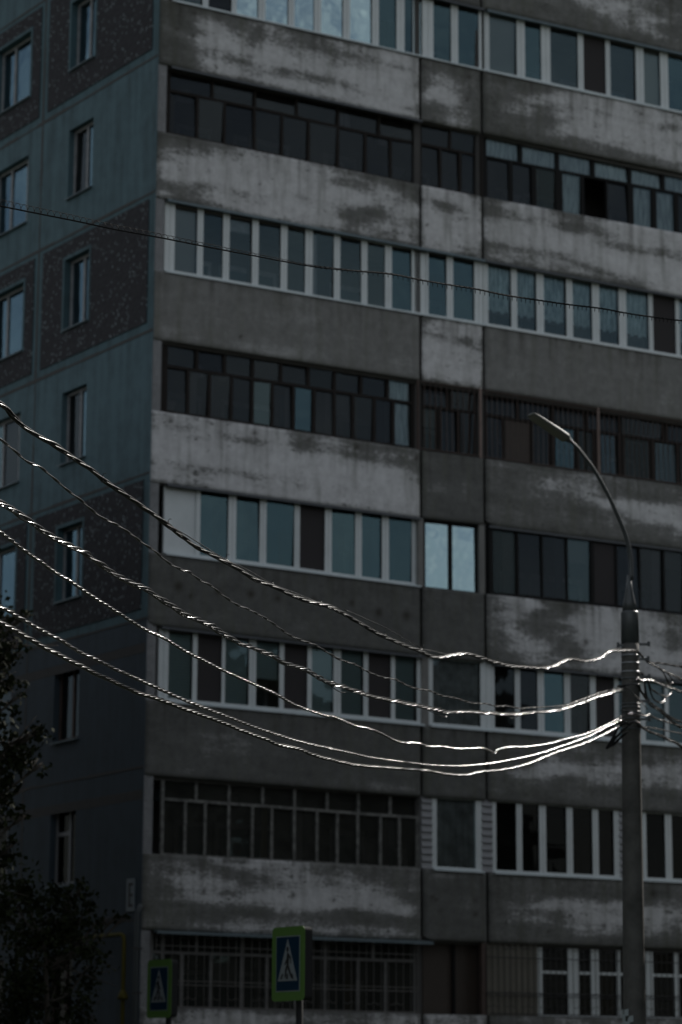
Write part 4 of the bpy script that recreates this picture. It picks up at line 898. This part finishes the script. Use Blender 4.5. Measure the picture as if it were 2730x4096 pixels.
# ------------------------------------------------------------------ trees
leafm=mat('tree_leaf',(.05,.075,.028),.85,0,.1); m=leafm; L(m,mixc(m,noise(m,coords(m),3,3),(.008,.013,.006),(.020,.024,.008)),P(m).inputs['Base Color'])
bark=dirty('bark',(.05,.042,.035),.9,.5,8)
def tree(base,h,clumps,label,nleaf=60,seed=0,name='leafy_tree',tr=.16,ls=.055,group=None):
    rg=np.random.default_rng(seed); e=empty(name,(base[0],base[1],0),label,'tree',group)
    b=MB(); top_=Vector((base[0]+.2,base[1],h*.8)); tp=[(base[0]+.12*math.sin(z*.7),base[1]+.1*math.sin(z*.9+1),z) for z in np.linspace(0,h*.8,14)]
    b.tube(tp,list(np.linspace(tr,tr*.3,14)),bark,10)
    for c,r_ in clumps:
        c=Vector(c); zz_=max(1.2,min(h*.78,c.z-.6*(c-Vector((base[0],base[1],c.z))).length*.6-.3)); s=Vector((base[0]+.12*math.sin(zz_*.7),base[1]+.1*math.sin(zz_*.9+1),zz_))
        mid=(s+c)/2+Vector((0,0,-.15)); b.tube(cr([s,mid,c],5),list(np.linspace(tr*.28,.012,11)),bark,6)
        for _ in range(5):
            t=c+Vector(rg.normal(0,r_*.6,3)); b.tube([mid*.3+c*.7,t],[.012,.004],bark,4)
    b.build('trunk',e,True)
    b=MB()
    for c,r_ in clumps:
        c=Vector(c); n=int(nleaf*r_*r_*8)+6
        tw=[c+Vector(rg.normal(0,r_*.5,3)) for _ in range(max(3,int(9*r_)))]
        for i in range(n):
            t=tw[rg.integers(len(tw))]; q=t+Vector(rg.normal(0,r_*.22,3)); 
            dr=Vector(rg.normal(0,1,3)); dr.z-=.5; dr.normalize(); w_=dr.cross(Vector(rg.normal(0,1,3))).normalized(); s=ls*rg.uniform(.6,1.3)
            b.quad([q,q+dr*s*.5+w_*s*.38,q+dr*s,q+dr*s*.5-w_*s*.38],leafm)
    b.build('crown',e)
    return e
def cl(lst,Y): return [((lambda p:(p.x,p.y+dy,p.z))(at(x,y,Y)),r_) for x,y,r_,dy in lst]
# nearer tree at the left edge
c1=cl([(-60,2560,.5,0),(20,2560,.28,.2),(60,2480,.14,0),(115,2470,.07,0),(20,2660,.3,0),(-40,2760,.4,.1),(70,2590,.12,0),(30,2700,.18,0),(-90,2900,.5,0),(10,2950,.3,0),(80,2960,.25,.1),(130,2940,.16,0),(90,3040,.28,0),(30,3080,.35,0),(180,3065,.09,0),(-60,3150,.5,0),(20,3200,.3,0),(10,3300,.28,.1),(-10,3400,.35,0),(60,3390,.12,0),(110,3270,.05,0),(95,2785,.06,0),(145,2950,.10,0),(-120,3500,.6,0),(-20,3560,.4,0),(-130,2400,.5,0),(-200,2700,.9,0),(-260,3100,1.0,0),(-240,3500,1.0,0)],36)
tree((at(-260,3000,36).x,36.0),10.0,c1,'tall leafy tree at the left edge reaching up to the third storey',150,3,ls=.085,tr=.13)
c2=cl([(60,3680,.5,0),(200,3660,.45,.3),(320,3640,.28,0),(340,3555,.12,0),(300,3600,.16,0),(370,3640,.14,0),(150,3780,.7,0),(330,3760,.5,0),(60,3900,.7,0),(240,3900,.7,.3),(400,3700,.15,0),(60,3590,.25,0),(110,3575,.16,.2),(370,3870,.4,0),(180,4020,.7,0),(360,4020,.5,0),(450,3680,.08,0),(20,4050,.6,0),(520,3672,.06,0),(480,3676,.05,0)],40)
tree((at(180,4000,40).x,40.0),5.2,c2,'low bushy dark tree in front of the ground floor at the lower left',150,5,'small_tree',ls=.085,tr=.08)
# unseen trees added outside the frame to darken the lower storeys
def shade_tree(x,y,h,seed,lab):
    rg=np.random.default_rng(seed); c=[((x+rg.normal(0,1.3),y+rg.normal(0,1.5),rg.uniform(h*.25,h)),rg.uniform(.9,1.4)) for _ in range(34)]
    tree((x,y),h,c,lab,26,seed,'leafy_tree',.2,.5,'added shade trees outside the frame')
shade_tree(-10.3,33,15,21,'added shade tree outside the frame on the left, nearest the camera'); shade_tree(-10.5,40,15,22,'added shade tree outside the frame on the left beside the end wall')
shade_tree(12.0,33.5,15,23,'added shade tree outside the frame on the right of the lamp post'); shade_tree(14.5,44,12,24,'added shade tree outside the frame on the right close to the loggias')
shade_tree(-14,45,15,26,'added shade tree outside the frame farther left of the end wall'); shade_tree(11.5,27,15,27,'added shade tree outside the frame on the right, nearest the camera')
shade_tree(-10.8,46.5,13,31,'added shade tree outside the frame on the left, close before the end wall'); shade_tree(-13.5,52,13,32,'added shade tree outside the frame beside the far part of the end wall'); shade_tree(11.6,47.5,12,33,'added shade tree outside the frame on the right, nearest to the loggia front')
shade_tree(-9.5,25,14,28,'added shade tree outside the frame on the left, well in front of the end wall'); shade_tree(15,38,14,29,'added shade tree outside the frame on the right, behind the nearest ones')
